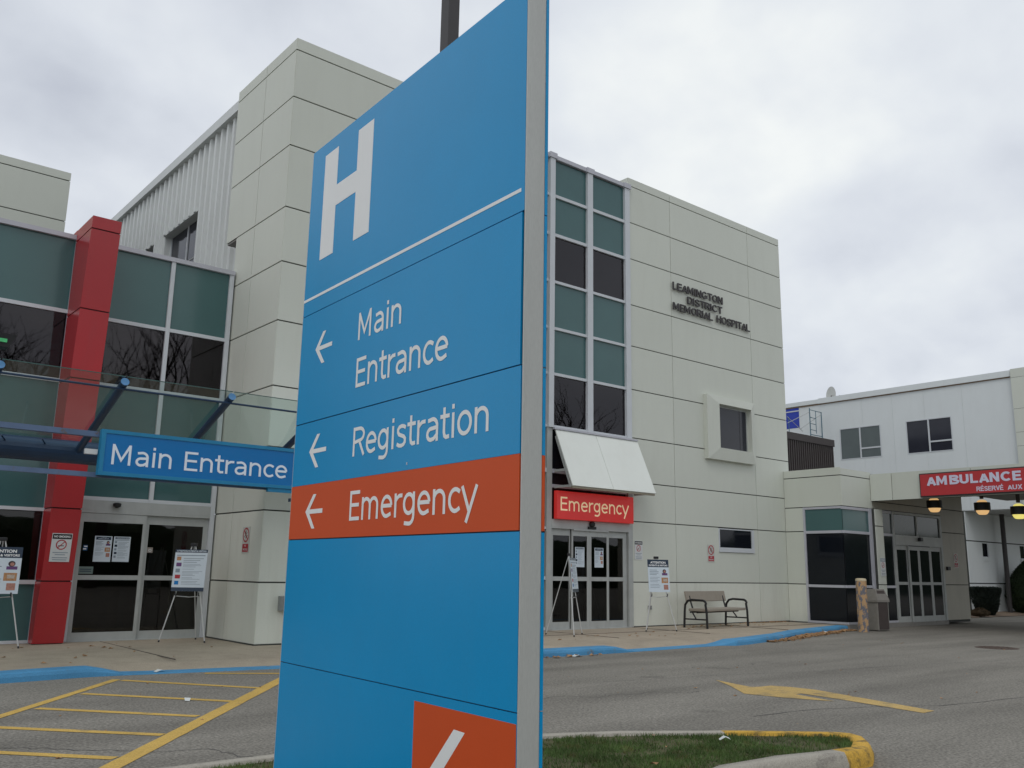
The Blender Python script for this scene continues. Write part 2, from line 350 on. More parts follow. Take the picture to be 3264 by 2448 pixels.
# ---- signage alphabet drawn as strokes (humanist sans for signs, grotesque capitals for raised letters)
def _arc(cx, cy, rx, ry, a0, a1, n=10): return [(cx+rx*math.cos(R(a0+(a1-a0)*i/n)), cy+ry*math.sin(R(a0+(a1-a0)*i/n))) for i in range(n+1)]
def glyph(ch, h):
    c = 1-h
    T_ = {
     'a': (.80, [[(.635, 0), (.635, .46)]+_arc(.385, .46, .25, .225, 0, 90, 7)[0:]+[(.15, .65)], [(.635, .42), (.36, .40)]+_arc(.33, .23, .20, .17, 90, 270, 10)+[(.47, .085), (.635, .20)]]),
     'c': (.70, [[(.62, .60)]+_arc(.40, .375, .28, .31, 60, 300, 14)+[(.62, .15)]]),
     'e': (.80, [[(.12, .395), (.70, .395)], _arc(.405, .375, .285, .31, 4, 290, 18)+[(.67, .14)]]),
     'g': (.84, [_arc(.39, .395, .27, .29, 0, 360, 22), [(.66, .75), (.66, .02)]+_arc(.42, .02, .24, .235, 0, -90, 6)+[(.16, -.19)]]),
     'i': (.37, [[(.185, 0), (.185, .75)], [(.185, .86), (.185, 1.0)]]),
     'm': (1.30, [[(.16, 0), (.16, .75)], _arc(.395, .46, .235, .225, 160, 0, 9)+[(.63, 0)], [(a+.47, b) for a, b in _arc(.395, .46, .235, .225, 160, 0, 9)]+[(1.10, 0)]]),
     'n': (.85, [[(.16, 0), (.16, .75)], _arc(.425, .45, .255, .235, 160, 0, 10)+[(.68, 0)]]),
     'o': (.82, [_arc(.41, .375, .29, .31, 0, 360, 22)]),
     'r': (.57, [[(.16, 0), (.16, .75)], [(.16, .50), (.25, .60), (.37, .665), (.55, .67)]]),
     's': (.70, [[(.60, .62), (.48, .675), (.36, .69), (.23, .665), (.155, .59), (.155, .51), (.22, .43), (.36, .385), (.49, .345), (.575, .27), (.575, .17), (.50, .09), (.38, .06), (.24, .07), (.10, .13)]]),
     't': (.53, [[(.23, .96), (.23, .22), (.26, .11), (.34, .06), (.50, .075)], [(.03, .69), (.50, .69)]]),
     'y': (.80, [[(.06, .75), (.40, .02)], [(.74, .75), (.40, .02), (.26, -.28)]]),
     'E': (.74, [[(h, 0), (h, 1)], [(h, c), (.66, c)], [(h, .52), (.62, .52)], [(h, h), (.67, h)]]),
     'M': (1.10, [[(h, 0), (h, 1)], [(.90-h, 0), (.90-h, 1)], [(h, .97), (.45, .20+h*.6), (.90-h, .97)]]),
     'R': (.86, [[(h, 0), (h, 1)], [(h, c), (.42, c)]+_arc(.42, .735-h*.1, .36-h, .265-h*.9, 90, -90, 10)+[(h, .47)], [(.45, .47), (.78-h*.3, 0)]]),
     'A': (.84, [[(h*.9, 0), (.41, c)], [(.82-h*.9, 0), (.41, c)], [(.20, .28), (.62, .28)]]),
     'B': (.84, [[(h, 0), (h, 1)], [(h, c), (.43, c)]+_arc(.43, .745, .31-h*.6, .255-h, 90, -90, 9)+[(h, .53)], [(.43, .53-h*.2)]+_arc(.44, .275-h*.05, .36-h*.7, .275-h, 90, -90, 9)+[(h, h)]]),
     'C': (.90, [_arc(.44, .5, .44-h, .5-h, 42, 318, 18)]),
     'D': (.86, [[(h, 0), (h, 1)], [(h, c), (.36, c)]+_arc(.36, .5, .42-h, .5-h, 90, -90, 14)+[(h, h)]]),
     'G': (.95, [_arc(.44, .5, .44-h, .5-h, 42, 325, 18)+[(.86-h, .22), (.86-h, .45)], [(.50, .45), (.86, .45)]]),
     'H': (.86, [[(h, 0), (h, 1)], [(.76-h, 0), (.76-h, 1)], [(h, .52), (.76-h, .52)]]),
     'I': (.30, [[(h, 0), (h, 1)]]),
     'L': (.70, [[(h, 0), (h, 1)], [(h, h), (.64, h)]]),
     'N': (.86, [[(h, 0), (h, 1)], [(.76-h, 0), (.76-h, 1)], [(h, .97), (.76-h, .03)]]),
     'O': (.94, [_arc(.44, .5, .44-h, .5-h, 0, 360, 24)]),
     'P': (.80, [[(h, 0), (h, 1)], [(h, c), (.42, c)]+_arc(.42, .72, .34-h, .28-h, 90, -90, 10)+[(h, .44+h)]]),
     'S': (.82, [[(.70-h*.5, .74), (.62-h*.4, .93-h*.6), (.38, c), (.16+h*.3, .90-h*.5), (.07+h*.6, .745), (.14+h*.5, .60), (.38, .52), (.60-h*.2, .43), (.72-h*.5, .27), (.62-h*.3, .09+h*.6), (.37, h), (.13+h*.3, .09+h*.6), (.04+h*.5, .27)]]),
     'T': (.76, [[(.36, 0), (.36, 1-h*2)], [(.02, c), (.70, c)]]),
     'U': (.86, [[(h, 1), (h, .34)]+_arc(.38, .34, .38-h, .34-h, 180, 360, 12)+[(.76-h, 1)]]),
     'V': (.80, [[(h*.9, 1), (.39, h*.4)], [(.78-h*.9, 1), (.39, h*.4)]]),
     'X': (.80, [[(h, 0), (.76-h, 1)], [(h, 1), (.76-h, 0)]]),
     ' ': (.42, []),
    }
    T_['\u00c9'] = (T_['E'][0], T_['E'][1]+[[(.30, 1.10), (.48, 1.27)]])
    return T_[ch]
def ribbon(pts, h):
    """flat strip of half width h along pts with mitred corners"""
    P = [Vector(p) for p in pts]; n = len(P); closed = (P[0]-P[-1]).length < 1e-6
    L, Rr = [], []
    for i in range(n):
        if closed: a = P[i-1] if i else P[-2]; b = P[i+1] if i < n-1 else P[1]
        else: a = P[i-1] if i else None; b = P[i+1] if i < n-1 else None
        d1 = (P[i]-a).normalized() if a is not None else (b-P[i]).normalized(); d2 = (b-P[i]).normalized() if b is not None else d1
        n1 = Vector((-d1.y, d1.x)); n2 = Vector((-d2.y, d2.x)); m = (n1+n2); m = m/max(0.5, 1+n1.dot(n2))
        L.append(P[i]+m*h); Rr.append(P[i]-m*h)
    return L, Rr
def sign_word(word, x0, x1, z0, z1, y, m, parent, wt=0.122, depth=0.0, per_letter=False, name='lettering', track=-0.03):
    h = wt/2; X = 0; G = []
    for ch in word:
        adv, st = glyph(ch, h); G.append([ribbon([(px+X, py) for px, py in s_], h) for s_ in st]); X += adv+track+(wt-0.13)*0.6
    al = [p for g in G for L, Rr in g for p in L+Rr]
    ax, bx = min(p.x for p in al), max(p.x for p in al); az, bz = min(p.y for p in al), max(p.y for p in al)
    f = lambda p: (x0+(p.x-ax)/(bx-ax)*(x1-x0), z0+(p.y-az)/(bz-az)*(z1-z0))
    mb = MB(); out = []
    for g in G:
        if not g: continue
        for k, (L, Rr) in enumerate(g):
            yy = y-0.00025*k*(4 if depth else 1); n = len(L)
            A = [f(p) for p in L]; B = [f(p) for p in Rr]
            vs_ = [(a, yy, b) for a, b in A]+[(a, yy, b) for a, b in B]; fs = [(i, i+1, n+i+1, n+i) for i in range(n-1)]
            if depth:
                o = len(vs_); vs_ += [(a, y+depth, b) for a, _, b in vs_[:o]]
                fs += [(i, o+i, o+i+1, i+1) for i in range(n-1)]+[(n+i, n+i+1, o+n+i+1, o+n+i) for i in range(n-1)]+[(0, n, o+n, o), (n-1, o+n-1, o+2*n-1, 2*n-1)]
            mb.add(vs_, fs)
        if per_letter: out.append(mb.build('letter', m, parent)); mb = MB()
    if not per_letter: out.append(mb.build(name, m, parent))
    return out

def facade(T, axis, c, us, zs, m, holes=(), gv=0.016, gh=0.027, th=0.03, name='wall_panel', out=-1, low=None):
    """cladding panels with recessed joints on the plane axis=c; one part per panel"""
    for i in range(len(us)-1):
        for j in range(len(zs)-1):
            a0, a1 = sorted((us[i], us[i+1])); a0 += gv/2; a1 -= gv/2; z0, z1 = zs[j]+gh/2, zs[j+1]-gh/2
            rects = [(a0, a1, z0, z1)]
            for h in holes:
                nr = []
                for (p, q, r_, s_) in rects:
                    if h[1] <= p or h[0] >= q or h[3] <= r_ or h[2] >= s_: nr.append((p, q, r_, s_)); continue
                    if h[0] > p: nr.append((p, h[0], r_, s_))
                    if h[1] < q: nr.append((h[1], q, r_, s_))
                    m0, m1 = max(p, h[0]), min(q, h[1])
                    if h[2] > r_: nr.append((m0, m1, r_, h[2]))
                    if h[3] < s_: nr.append((m0, m1, h[3], s_))
                rects = nr
            rects = [r for r in rects if r[1]-r[0] > 0.02 and r[3]-r[2] > 0.02]
            if not rects: continue
            mb = MB()
            for (p, q, r_, s_) in rects:
                if axis == 'y': mb.box(p, q, c, c-out*th, r_, s_)
                else: mb.box(c, c-out*th, p, q, r_, s_)
            mb.build(name, low if (low and zs[j+1] < 2.6) else m, T)

# ================================================================== GROUND
g = MB()
# road sheet: finer near the camera so bump and noise stay stable, one sheet to the horizon
g.add([(-900, -900, 0), (900, -900, 0), (900, 900, 0), (-900, 900, 0)], [(0, 1, 2, 3)])
struct(g.build('road', ASPH))

# kerb line: x, y, kerb-top height
KL = [(-14, 13.05, .12), (-3, 13.10, .12), (2.67, 13.22, .12), (3.55, 13.36, .12), (3.8, 13.38, .118), (4.0, 13.36, .08), (4.25, 13.33, .02), (4.6, 13.28, .012), (6.4, 13.05, .012),
      (8.6, 12.6, .012), (9.2, 12.45, .10), (10, 12.4, .12), (11, 12.37, .12), (12.6, 12.36, .12), (12.95, 12.36, .115), (13.25, 12.37, .06), (13.55, 12.39, .015), (16.25, 12.52, .012),
      (16.42, 12.44, .05), (16.62, 12.33, .12), (17.2, 12.42, .12), (19.3, 12.95, .12), (21.04, 13.56, .12), (22.6, 13.9, .12), (24.45, 14.27, .12)]
def kerbsec(xa, ya, h): return [(xa, ya, -0.02), (xa, ya+0.006, h*0.55), (xa, ya+0.022, h*0.88), (xa, ya+0.06, h), (xa, ya+0.36, h+0.001)]
kb = MB(); vs_ = []; fs = []
KD = []
for i in range(len(KL)-1):
    a, b = KL[i], KL[i+1]; n = max(1, int((b[0]-a[0])/0.25))
    for k in range(n): t = k/n; KD.append(tuple(a[q]+(b[q]-a[q])*t for q in range(3)))
KD.append(KL[-1])
for p in KD:
    wob = 0.012*mnoise.noise(Vector((p[0]*1.3, 0, 0)))
    vs_ += kerbsec(p[0], p[1]+wob, p[2]+0.004*mnoise.noise(Vector((p[0]*2, 5, 0))))
for i in range(len(KD)-1):
    for k in range(4): fs.append((i*5+k, (i+1)*5+k, (i+1)*5+k+1, i*5+k+1))
fs.append(tuple((len(KD)-1)*5+k for k in range(5)))
kb.add(vs_, fs); ko = kb.build('blue_kerb', KERBB); struct(ko)
sw = MB(); vs_ = []; fs = []
for p in KD: vs_ += [(p[0], p[1]+0.34, p[2]-0.006), (p[0], p[1]+0.75, 0.3*p[2]+0.7*0.118), (p[0], p[1]+1.5, 0.122), (p[0], 18.3, 0.128)]
for i in range(len(KD)-1):
    for k in range(3): fs.append((i*4+k, (i+1)*4+k, (i+1)*4+k+1, i*4+k+1))
L4 = (len(KD)-1)*4; vs_ += [(KD[-1][0], KD[-1][1]+0.34, -0.02), (KD[-1][0], 18.3, -0.02)]; n_ = len(vs_)
fs.append((L4, L4+1, L4+2, L4+3, n_-1, n_-2))
sw.add(vs_, fs); sidewalk = struct(sw.build('sidewalk', CONC))
# sidewalk expansion joints (fine grooves in dark sealant)
jm = MB()
for x in (0.2, 2.1, 5.1, 8.2, 11.4, 14.6, 17.7, 20.9): jm.box(x, x+0.012, 13.9, 17.7 if x < 7 else (15.5 if x < 12 else 16.38), 0.115, 0.1315)
jm.box(12.7, 24.7, 15.1, 15.112, 0.12, 0.1315)
struct(jm.build('sidewalk_joint', mat('sidewalk_joint', (0.13, 0.115, 0.095), rough=0.9)))

# ---- planted island
IS = [(-6, 6.1), (-2, 6.45), (0.5, 6.68), (2.0, 6.70), (2.44, 6.66), (3.2, 6.66), (4.3, 6.5), (5.51, 6.17), (6.17, 5.88), (6.95, 5.38), (7.4, 5.03), (7.76, 4.74), (7.84, 4.60), (7.76, 4.42), (7.52, 4.22), (7.22, 4.07),
      (6.92, 4.10), (6.3, 4.22), (5.7, 4.25), (4.9, 4.05), (4.0, 3.6), (3.0, 2.6), (2.3, 1.5), (1.6, 0.9), (0.8, 0.9), (-6, 1.9)]
def inset(poly, d):
    out = []; n = len(poly)
    for i in range(n):
        p0, p1, p2 = Vector(poly[i-1]), Vector(poly[i]), Vector(poly[(i+1) % n])
        e1 = (p1-p0).normalized(); e2 = (p2-p1).normalized(); n1 = Vector((e1.y, -e1.x)); n2 = Vector((e2.y, -e2.x))
        b = (n1+n2); b = b/max(0.35, (1+n1.dot(n2))); out.append(p1+b*d)
    return out
ISO = [Vector(p) for p in IS]; I1 = inset(IS, 0.025); I2 = inset(IS, 0.16)
def kerb_seg(rng, m, name):
    mb = MB(); H = 0.13
    sub = []
    for i in rng:
        j = (i+1) % len(IS)
        n = max(1, int((ISO[j]-ISO[i]).length/0.12))
        for k in range(n):
            t = k/n; sub.append((ISO[i].lerp(ISO[j], t), I1[i].lerp(I1[j], t), I2[i].lerp(I2[j], t)))
    j = (rng[-1]+1) % len(IS); sub.append((ISO[j], I1[j], I2[j]))
    vs_ = []; fs = []
    for (a, b, c) in sub:
        wv = 0.006*mnoise.noise(Vector((a.x*3, a.y*3, 0)))
        mid = b.lerp(c, 0.12)
        vs_ += [(a.x, a.y, -0.02), (a.x, a.y, H*0.35), (b.x, b.y, H*0.82), (mid.x, mid.y, H+wv*0.4), (c.x, c.y, H+wv), (c.x, c.y, H-0.06)]
    for i in range(len(sub)-1):
        for k in range(5): fs.append((i*6+k, (i+1)*6+k, (i+1)*6+k+1, i*6+k+1))
    mb.add(vs_, fs); return struct(mb.build(name, m, smooth=True))
kerb_seg(list(range(0, 9)), KERBC, 'island_kerb')
kerb_seg(list(range(9, 16)), KERBY, 'yellow_kerb')
kerb_seg(list(range(16, len(IS))), KERBC, 'island_kerb')
lw = MB(); I3 = inset(IS, 0.155)
lw.add([(p.x, p.y, 0.105) for p in I3], [tuple(range(len(I3)))])
struct(lw.build('lawn', SOIL))
def inside(p, poly):
    c = False; n = len(poly)
    for i in range(n):
        a, b = poly[i], poly[i-1]
        if (a[1] > p[1]) != (b[1] > p[1]) and p[0] < (b[0]-a[0])*(p[1]-a[1])/(b[1]-a[1])+a[0]: c = not c
    return c
vv = []; ff = []
rg = random.Random(3)
i3 = [(p.x, p.y) for p in I3]
cnt = 0
while cnt < 52000:
    x = rg.uniform(1.6, 7.9); y = rg.uniform(3.0, 6.65)
    if x < 4.2 and y < 4.6 and rg.random() < 0.8: continue
    if not inside((x, y), i3): continue
    if mnoise.noise(Vector((x*2.2, y*2.2, 1))) < -0.12 and rg.random() < 0.72: continue
    h = rg.uniform(0.018, 0.042)*(1+0.4*mnoise.noise(Vector((x*3, y*3, 0)))); a = rg.uniform(0, 6.28); wd = rg.uniform(0.0022, 0.0045)
    lx, ly = rg.gauss(0, 0.012), rg.gauss(0, 0.012)
    i0 = len(vv); vv += [(x-wd*math.cos(a), y-wd*math.sin(a), 0.104), (x+wd*math.cos(a), y+wd*math.sin(a), 0.104), (x+lx, y+ly, 0.104+h)]
    ff.append((i0, i0+1, i0+2)); cnt += 1
me = bpy.data.meshes.new('grass'); me.from_pydata(vv, [], ff); me.materials.append(BLADE)
go = bpy.data.objects.new('grass', me); COL.objects.link(go); go['kind'] = 'stuff'
tag(go, 'short mown grass on the kerbed island around the foot of the tall sign', 'grass')

# ---- painted markings
def stripe(mb, a, b, wd, z=0.004):
    a = Vector(a); b = Vector(b); d = (b-a); L = d.length; d.normalize(); nn = Vector((-d.y, d.x))*wd/2; k = max(1, int(L/0.2))
    for i in range(k):
        p, q = a+d*L*i/k, a+d*L*(i+1)/k
        w0 = 1+0.10*mnoise.noise(Vector((p.x*4, p.y*4, 2))); w1 = 1+0.10*mnoise.noise(Vector((q.x*4, q.y*4, 2)))
        mb.add([(*(p+nn*w0), z), (*(p-nn*w0), z), (*(q-nn*w1), z), (*(q+nn*w1), z)], [(0, 1, 2, 3)])
for k, (a, b, wd) in enumerate([((3.99, 12.92), (-1.2, 5.96), .11), ((6.55, 12.74), (1.2, 6.05), .16)]):
    mb = MB(); stripe(mb, a, b, wd, 0.0045+0.0); struct(mb.build('painted_line', ROADY))
for (a, b) in [((4.02, 12.80), (5.18, 11.14)), ((3.25, 11.74), (4.46, 10.20)), ((2.56, 10.82), (3.74, 9.42)), ((1.79, 10.02), (3.10, 8.58)), ((1.16, 9.20), (2.45, 7.78)), ((0.5, 8.3), (1.75, 6.9)), ((5.22, 13.02), (6.22, 12.40))]:
    mb = MB(); stripe(mb, a, b, .115, 0.004); struct(mb.build('painted_line', ROADY))
ar = MB(); ar.flat([(11.01, 8.57), (10.84, 8.05), (10.76, 7.78), (10.90, 7.72), (11.13, 7.72), (11.24, 7.45), (11.27, 7.12), (11.10, 6.5), (10.74, 5.25), (10.46, 5.24), (10.72, 6.6), (10.76, 7.0), (10.62, 7.0), (10.46, 6.34), (10.22, 6.84), (10.09, 7.4), (10.62, 8.02)], 0.004)
struct(ar.build('painted_arrow', ROADYF))
mh = thing('manhole_cover', 'round rusty iron manhole cover set in the asphalt before the ambulance bay', 'manhole cover', (21.6, 9.05, 0.0))
MB().lathe([(0.44, 0.001), (0.44, 0.008), (0.40, 0.010)], n=32).build('rim', IRON, mh)
mb = MB().lathe([(0.37, 0.001), (0.37, 0.011)], n=32)
for k in range(-3, 4):
    hw = math.sqrt(0.33**2-(k*0.1)**2) if abs(k*0.1) < 0.33 else 0
    mb.box(-hw, hw, k*0.1-0.02, k*0.1+0.02, 0.010, 0.018)
mb.build('lid', IRON, mh)
# asphalt cracks: thin dark meandering seams
cm = MB()
for (a, b, s0) in [((8.6, 6.2), (21, 3.2), 1), ((7.2, 8.6), (9.8, 7.9), 2), ((9.4, 9.3), (26, 6.2), 4), ((12, 9.8), (14.2, 9.6), 5), ((1.5, 9.0), (3.6, 7.2), 7)]:
    a = Vector(a); b = Vector(b); n = 60; d = (b-a); nn = Vector((-d.y, d.x)).normalized(); pr = None
    for i in range(n+1):
        t = i/n; p = a+d*t+nn*(0.28*mnoise.noise(Vector((t*6, s0, 0)))+0.06*mnoise.noise(Vector((t*30, s0, 3)))); w_ = 0.007*(0.6+abs(mnoise.noise(Vector((t*20, s0, 9)))))
        if pr: cm.add([(*(pr[0]+nn*pr[1]), 0.003), (*(pr[0]-nn*pr[1]), 0.003), (*(p-nn*w_), 0.003), (*(p+nn*w_), 0.003)], [(0, 1, 2, 3)])
        pr = (p, w_)
struct(cm.build('road_crack', mat('road_crack', (0.075, 0.072, 0.07), rough=1)))

# ================================================================== HOSPITAL: right block with emergency entrance
YE = 16.44
blk = thing('hospital_block', 'three storey pale panelled hospital block with glazed stair strip and lettering on its wall', 'building', (17.78, YE, 0), world=True)
ZE = [0.13, 1.26, 2.83, 3.87, 5.06, 6.39, 7.61, 8.79, 10.13, 11.21, 12.32, 12.57]
MB().box(17.81, 25.11, YE+0.025, 24, 0.02, 12.5).build('wall_core', JOINT, blk)
facade(blk, 'y', YE, [17.785, 19.57, 23.36, 25.14], ZE, PANEL, holes=[(21.45, 23.14, 2.12, 2.81)], low=PANELB)
facade(blk, 'x', 17.78, [YE, 18.4], [12.3, 12.57], PANEL)
facade(blk, 'x', 25.14, [YE, 20.0], ZE[3:], PANEL, out=1)
MB().box(17.9, 25.02, YE+0.06, 23.9, 12.5, 12.56).build('roof', SOFFITL, blk)
# small ground floor window
wf = MB().box(21.45, 23.14, YE-0.03, YE+0.02, 2.13, 2.26); wf.box(23.03, 23.14, YE-0.02, YE+0.02, 2.262, 2.805); wf.box(21.45, 21.50, YE-0.012, YE+0.02, 2.262, 2.805); wf.box(21.502, 23.028, YE-0.004, YE+0.02, 2.775, 2.805)
win = wf.build('window', ALUL, blk); MB().box(21.502, 23.028, YE+0.012, YE+0.022, 2.262, 2.773).build('pane', DARKW, win)
# projecting picture frame window
o_, i_ = (20.92, 23.22, 4.78, 6.68), (21.43, 22.99, 5.13, 6.44); yf = 16.25
fm = MB()
O = [(o_[0], o_[2]), (o_[1], o_[2]), (o_[1], o_[3]), (o_[0], o_[3])]; I = [(i_[0], i_[2]), (i_[1], i_[2]), (i_[1], i_[3]), (i_[0], i_[3])]
win = None
for k in range(4):
    a, b, c, d = O[k], O[(k+1) % 4], I[(k+1) % 4], I[k]
    q = MB(); yb = YE+0.0; ys = yf+0.05
    vs_ = [(a[0], ys, a[1]), (b[0], ys, b[1]), (c[0], yf, c[1]), (d[0], yf, d[1]), (a[0], yb, a[1]), (b[0], yb, b[1]), (c[0], yb+0.03, c[1]), (d[0], yb+0.03, d[1])]
    q.add(vs_, [(0, 1, 2, 3), (4, 7, 6, 5), (0, 4, 5, 1), (3, 2, 6, 7), (1, 5, 6, 2), (0, 3, 7, 4)])
    if win is None: win = q.build('window_surround', PANEL, blk)
    else: q.build('surround_board', PANEL, win)
fq = MB(); gx0, gx1, gz0, gz1 = i_
fq.box(gx0, gx0+0.05, YE-0.02, YE+0.015, gz0, gz1); fq.box(gx1-0.05, gx1, YE-0.02, YE+0.015, gz0, gz1); fq.box(gx0+.05, gx1-.05, YE-0.02, YE+0.015, gz0, gz0+.04); fq.box(gx0+.05, gx1-.05, YE-0.02, YE+0.015, gz1-.06, gz1)
fq.build('frame', ALUD, win); MB().box(gx0+.05, gx1-.05, YE-0.012, YE-0.004, gz0+.04, gz1-.06).build('pane', DARKG, win)
MB().box(gx0+1.18, gx0+1.20, YE-0.018, YE-0.013, gz0+.04, gz1-.06).build('mullion', mat('dark_mullion', (0.03, 0.03, 0.035), rough=0.4), win)
# curtain wall strip
for (x0, x1, yo) in [(14.73, 14.90, -0.10), (16.12, 16.32, -0.06), (17.59, 17.78, -0.06)]:
    MB().box(x0, x1, YE+yo, YE+0.08, 5.0, 12.17).build('mullion', ALUL, blk)
    MB().box(x0-0.04, x1+0.04, YE+yo-0.03, YE+0.10, 12.171, 12.315).build('coping_cap', ALU, blk)
for (x0, x1) in [(12.6, 14.69), (14.941, 16.079), (16.361, 17.549)]:
    MB().box(x0, x1, YE-0.06, YE+0.12, 12.19, 12.30).build('coping', ALU, blk)
TR = [(11.12, 11.20), (10.04, 10.12), (8.77, 8.84), (7.53, 7.60), (6.34, 6.41), (5.0, 5.07)]
RW = [(11.20, 12.17, TEAL), (10.12, 11.12, TEAL), (8.84, 10.04, GLASS), (7.60, 8.77, TEAL), (6.41, 7.53, TEAL), (5.07, 6.34, GLASS)]
BAYS = [(12.75, 14.73), (14.90, 16.12), (16.32, 17.59)]
for (x0, x1) in BAYS:
    for (z0, z1) in TR: MB().box(x0, x1, YE-0.035, YE+0.05, z0, z1).build('transom', ALUL, blk)
    for (z0, z1, mm) in RW: MB().box(x0, x1, YE+0.02, YE+0.035, z0, z1).build('pane', mm, blk)
# lower glazing behind the awning and beside the doors
for (z0, z1, mm) in [(3.98, 5.0, DARKW), (3.60, 3.88, DARKW), (2.76, 3.52, DARKW)]:
    MB().box(14.90, 17.59, YE+0.03, YE+0.04, z0, z1).build('pane', mm, blk)
for (z0, z1) in [(3.88, 3.98), (3.52, 3.60)]: MB().box(14.90, 17.59, YE-0.035, YE+0.05, z0, z1).build('transom', ALU, blk)
for (x0, x1) in [(14.73, 14.90), (17.62, 17.78)]: MB().box(x0, x1, YE-0.05, YE+0.10, 0.13, 4.998).build('jamb', ALUD, blk)
for (z0, z1, mm) in [(0.2, 1.3, TEAL), (1.38, 3.88, DARKW), (3.98, 5.0, TEAL)]: MB().box(12.75, 14.73, YE+0.02, YE+0.035, z0, z1).build('pane', mm, blk)
for (z0, z1) in [(0.13, 0.2), (1.30, 1.38), (2.5, 2.56), (3.88, 3.98)]: MB().box(12.75, 14.73, YE-0.035, YE+0.05, z0, z1).build('transom', ALUL, blk)
# interior of the strip: floors, back wall
im = MB().box(12.8, 17.70, 19.6, 19.7, 0.1, 12.3)
for z in (0.02, 3.62, 6.9, 10.25, 12.2): im.box(12.8, 17.70, YE+0.12, 19.6, z, z+0.14)
im.box(12.62, 12.8, YE+0.12, 19.6, 0.1, 12.3); im.box(17.70, 17.80, YE+0.12, 19.6, 0.1, 12.3)
im.build('interior', INT, blk)
lt = thing('ceiling_light', 'long yellow fluorescent tube glowing inside the first floor window of the glazed strip', 'light', (15.2, 16.9, 6.3), world=True)
MB().box(14.6, 15.50, 16.85, 16.92, 6.16, 6.22).build('tube', TUBE, lt)
MB().box(14.6, 15.50, 16.83, 16.94, 6.225, 6.30).build('housing', SOFFITL, lt)
lt = thing('ceiling_light', 'small warm ceiling light glowing behind the second floor window of the glazed strip', 'light', (15.1, 17.6, 9.8), world=True)
MB().box(14.9, 15.75, 17.5, 18.1, 9.62, 9.66).build('diffuser', TUBE2, lt)
MB().box(14.88, 15.77, 17.48, 18.12, 9.665, 9.75).build('housing', SOFFITL, lt)
# emergency sliding doors
hd = MB().box(14.901, 17.619, YE-0.06, YE+0.06, 2.53, 2.75).build('door_header', ALUD, blk)
tr = MB().box(15.60, 16.84, YE-0.09, YE-0.062, 2.50, 2.545).build('door_track', ALUD, hd)
for k, (x0, x1, g0, g1, yo) in enumerate([(14.93, 15.575, 15.0, 15.54, 0.03), (15.58, 16.178, 15.62, 16.10, -0.03), (16.182, 16.868, 16.25, 16.80, -0.03), (16.872, 17.60, 16.94, 17.46, 0.03)]):
    y0, y1 = YE+yo-0.02, YE+yo+0.02
    d = MB(); d.box(x0, g0, y0, y1, 0.14, 2.525); d.box(g1, x1, y0, y1, 0.14, 2.525); d.box(g0, g1, y0, y1, 0.14, 0.31); d.box(g0, g1, y0, y1, 1.28, 1.38); d.box(g0, g1, y0, y1, 2.37, 2.525)
    dd = d.build('door_leaf', ALUD, blk)
    MB().box(g0, g1, y0+0.012, y0+0.02, 0.31, 1.28).build('pane', DGLASS, dd); MB().box(g0, g1, y0+0.012, y0+0.02, 1.38, 2.37).build('pane', DGLASS, dd)
MB().box(14.9, 17.62, YE-0.08, YE+0.08, 0.125, 0.14).build('threshold', ALUD, blk)
sn = MB(); sn.lathe([(0.02, 2.60), (0.075, 2.64), (0.08, 2.70), (0.05, 2.74)], 16.23, YE-0.10, 12); sn.box(16.11, 16.38, YE-0.10, YE-0.065, 2.555, 2.62); sn.build('motion_sensor', BLACK, blk)
MB().box(17.80, 24.80, YE-0.012, YE-0.001, 0.115, 0.15).build('contact_shadow_strip', JOINT, blk)  # dark strip standing in for the contact shadow at the wall foot
# building name
nm = thing('building_lettering', 'dark raised metal capitals naming the hospital on the block wall', 'lettering', (19.56, YE, 8.97), world=True)
for (wd_, x0, x1, z0, z1) in [('LEAMINGTON', 19.58, 21.91, 9.60, 9.835), ('DISTRICT', 20.23, 21.87, 9.285, 9.515), ('MEMORIAL', 19.58, 21.40, 8.98, 9.215), ('HOSPITAL', 21.60, 23.26, 8.98, 9.215)]:
    sign_word(wd_, x0, x1, z0, z1, YE-0.075, BRONZE, nm, wt=0.165, depth=0.035, per_letter=True)
tag(MB().bbox(18.38, 18.49, YE-0.05, YE-0.001, 0.56, 0.66, 0.006).build('outlet_box', BOXG), 'small grey outlet box low on the wall beside the emergency doors', 'outlet box')

# emergency awning
aw = thing('awning', 'sloping white panelled awning over the emergency entrance', 'awning', (14.93, YE, 3.5), world=True)
def slab(x0, x1, pa, pb, t):
    d = Vector((0, pb[0]-pa[0], pb[1]-pa[1])).normalized(); n = Vector((0, d.z, -d.y))
    if n.z < 0: n = -n
    m = MB(); a = Vector((0, *pa)); b = Vector((0, *pb)); pts = [a, b, b-n*t, a-n*t]
    vs_ = [(x0, p.y, p.z) for p in pts]+[(x1, p.y, p.z) for p in pts]
    return m.add(vs_, [(0, 1, 2, 3), (7, 6, 5, 4), (0, 4, 5, 1), (1, 5, 6, 2), (2, 6, 7, 3), (3, 7, 4, 0)])
slab(14.95, 16.345, (16.33, 4.95), (15.70, 3.53), 0.03).build('awning_panel', AWN, aw)
slab(16.357, 17.93, (16.33, 4.95), (15.70, 3.53), 0.03).build('awning_panel', AWN, aw)
for x in (14.96, 17.86): slab(x, x+0.05, (16.31, 4.80), (15.765, 3.51), 0.06).build('side_rail', ALUD, aw)
slab(16.32, 16.38, (16.30, 4.78), (15.77, 3.52), 0.06).build('side_rail', ALUD, aw)
MB().box(14.96, 17.91, 15.72, 15.78, 3.47, 3.515).build('front_rail', mat('awning_edge', (0.30, 0.27, 0.2), rough=0.6), aw)
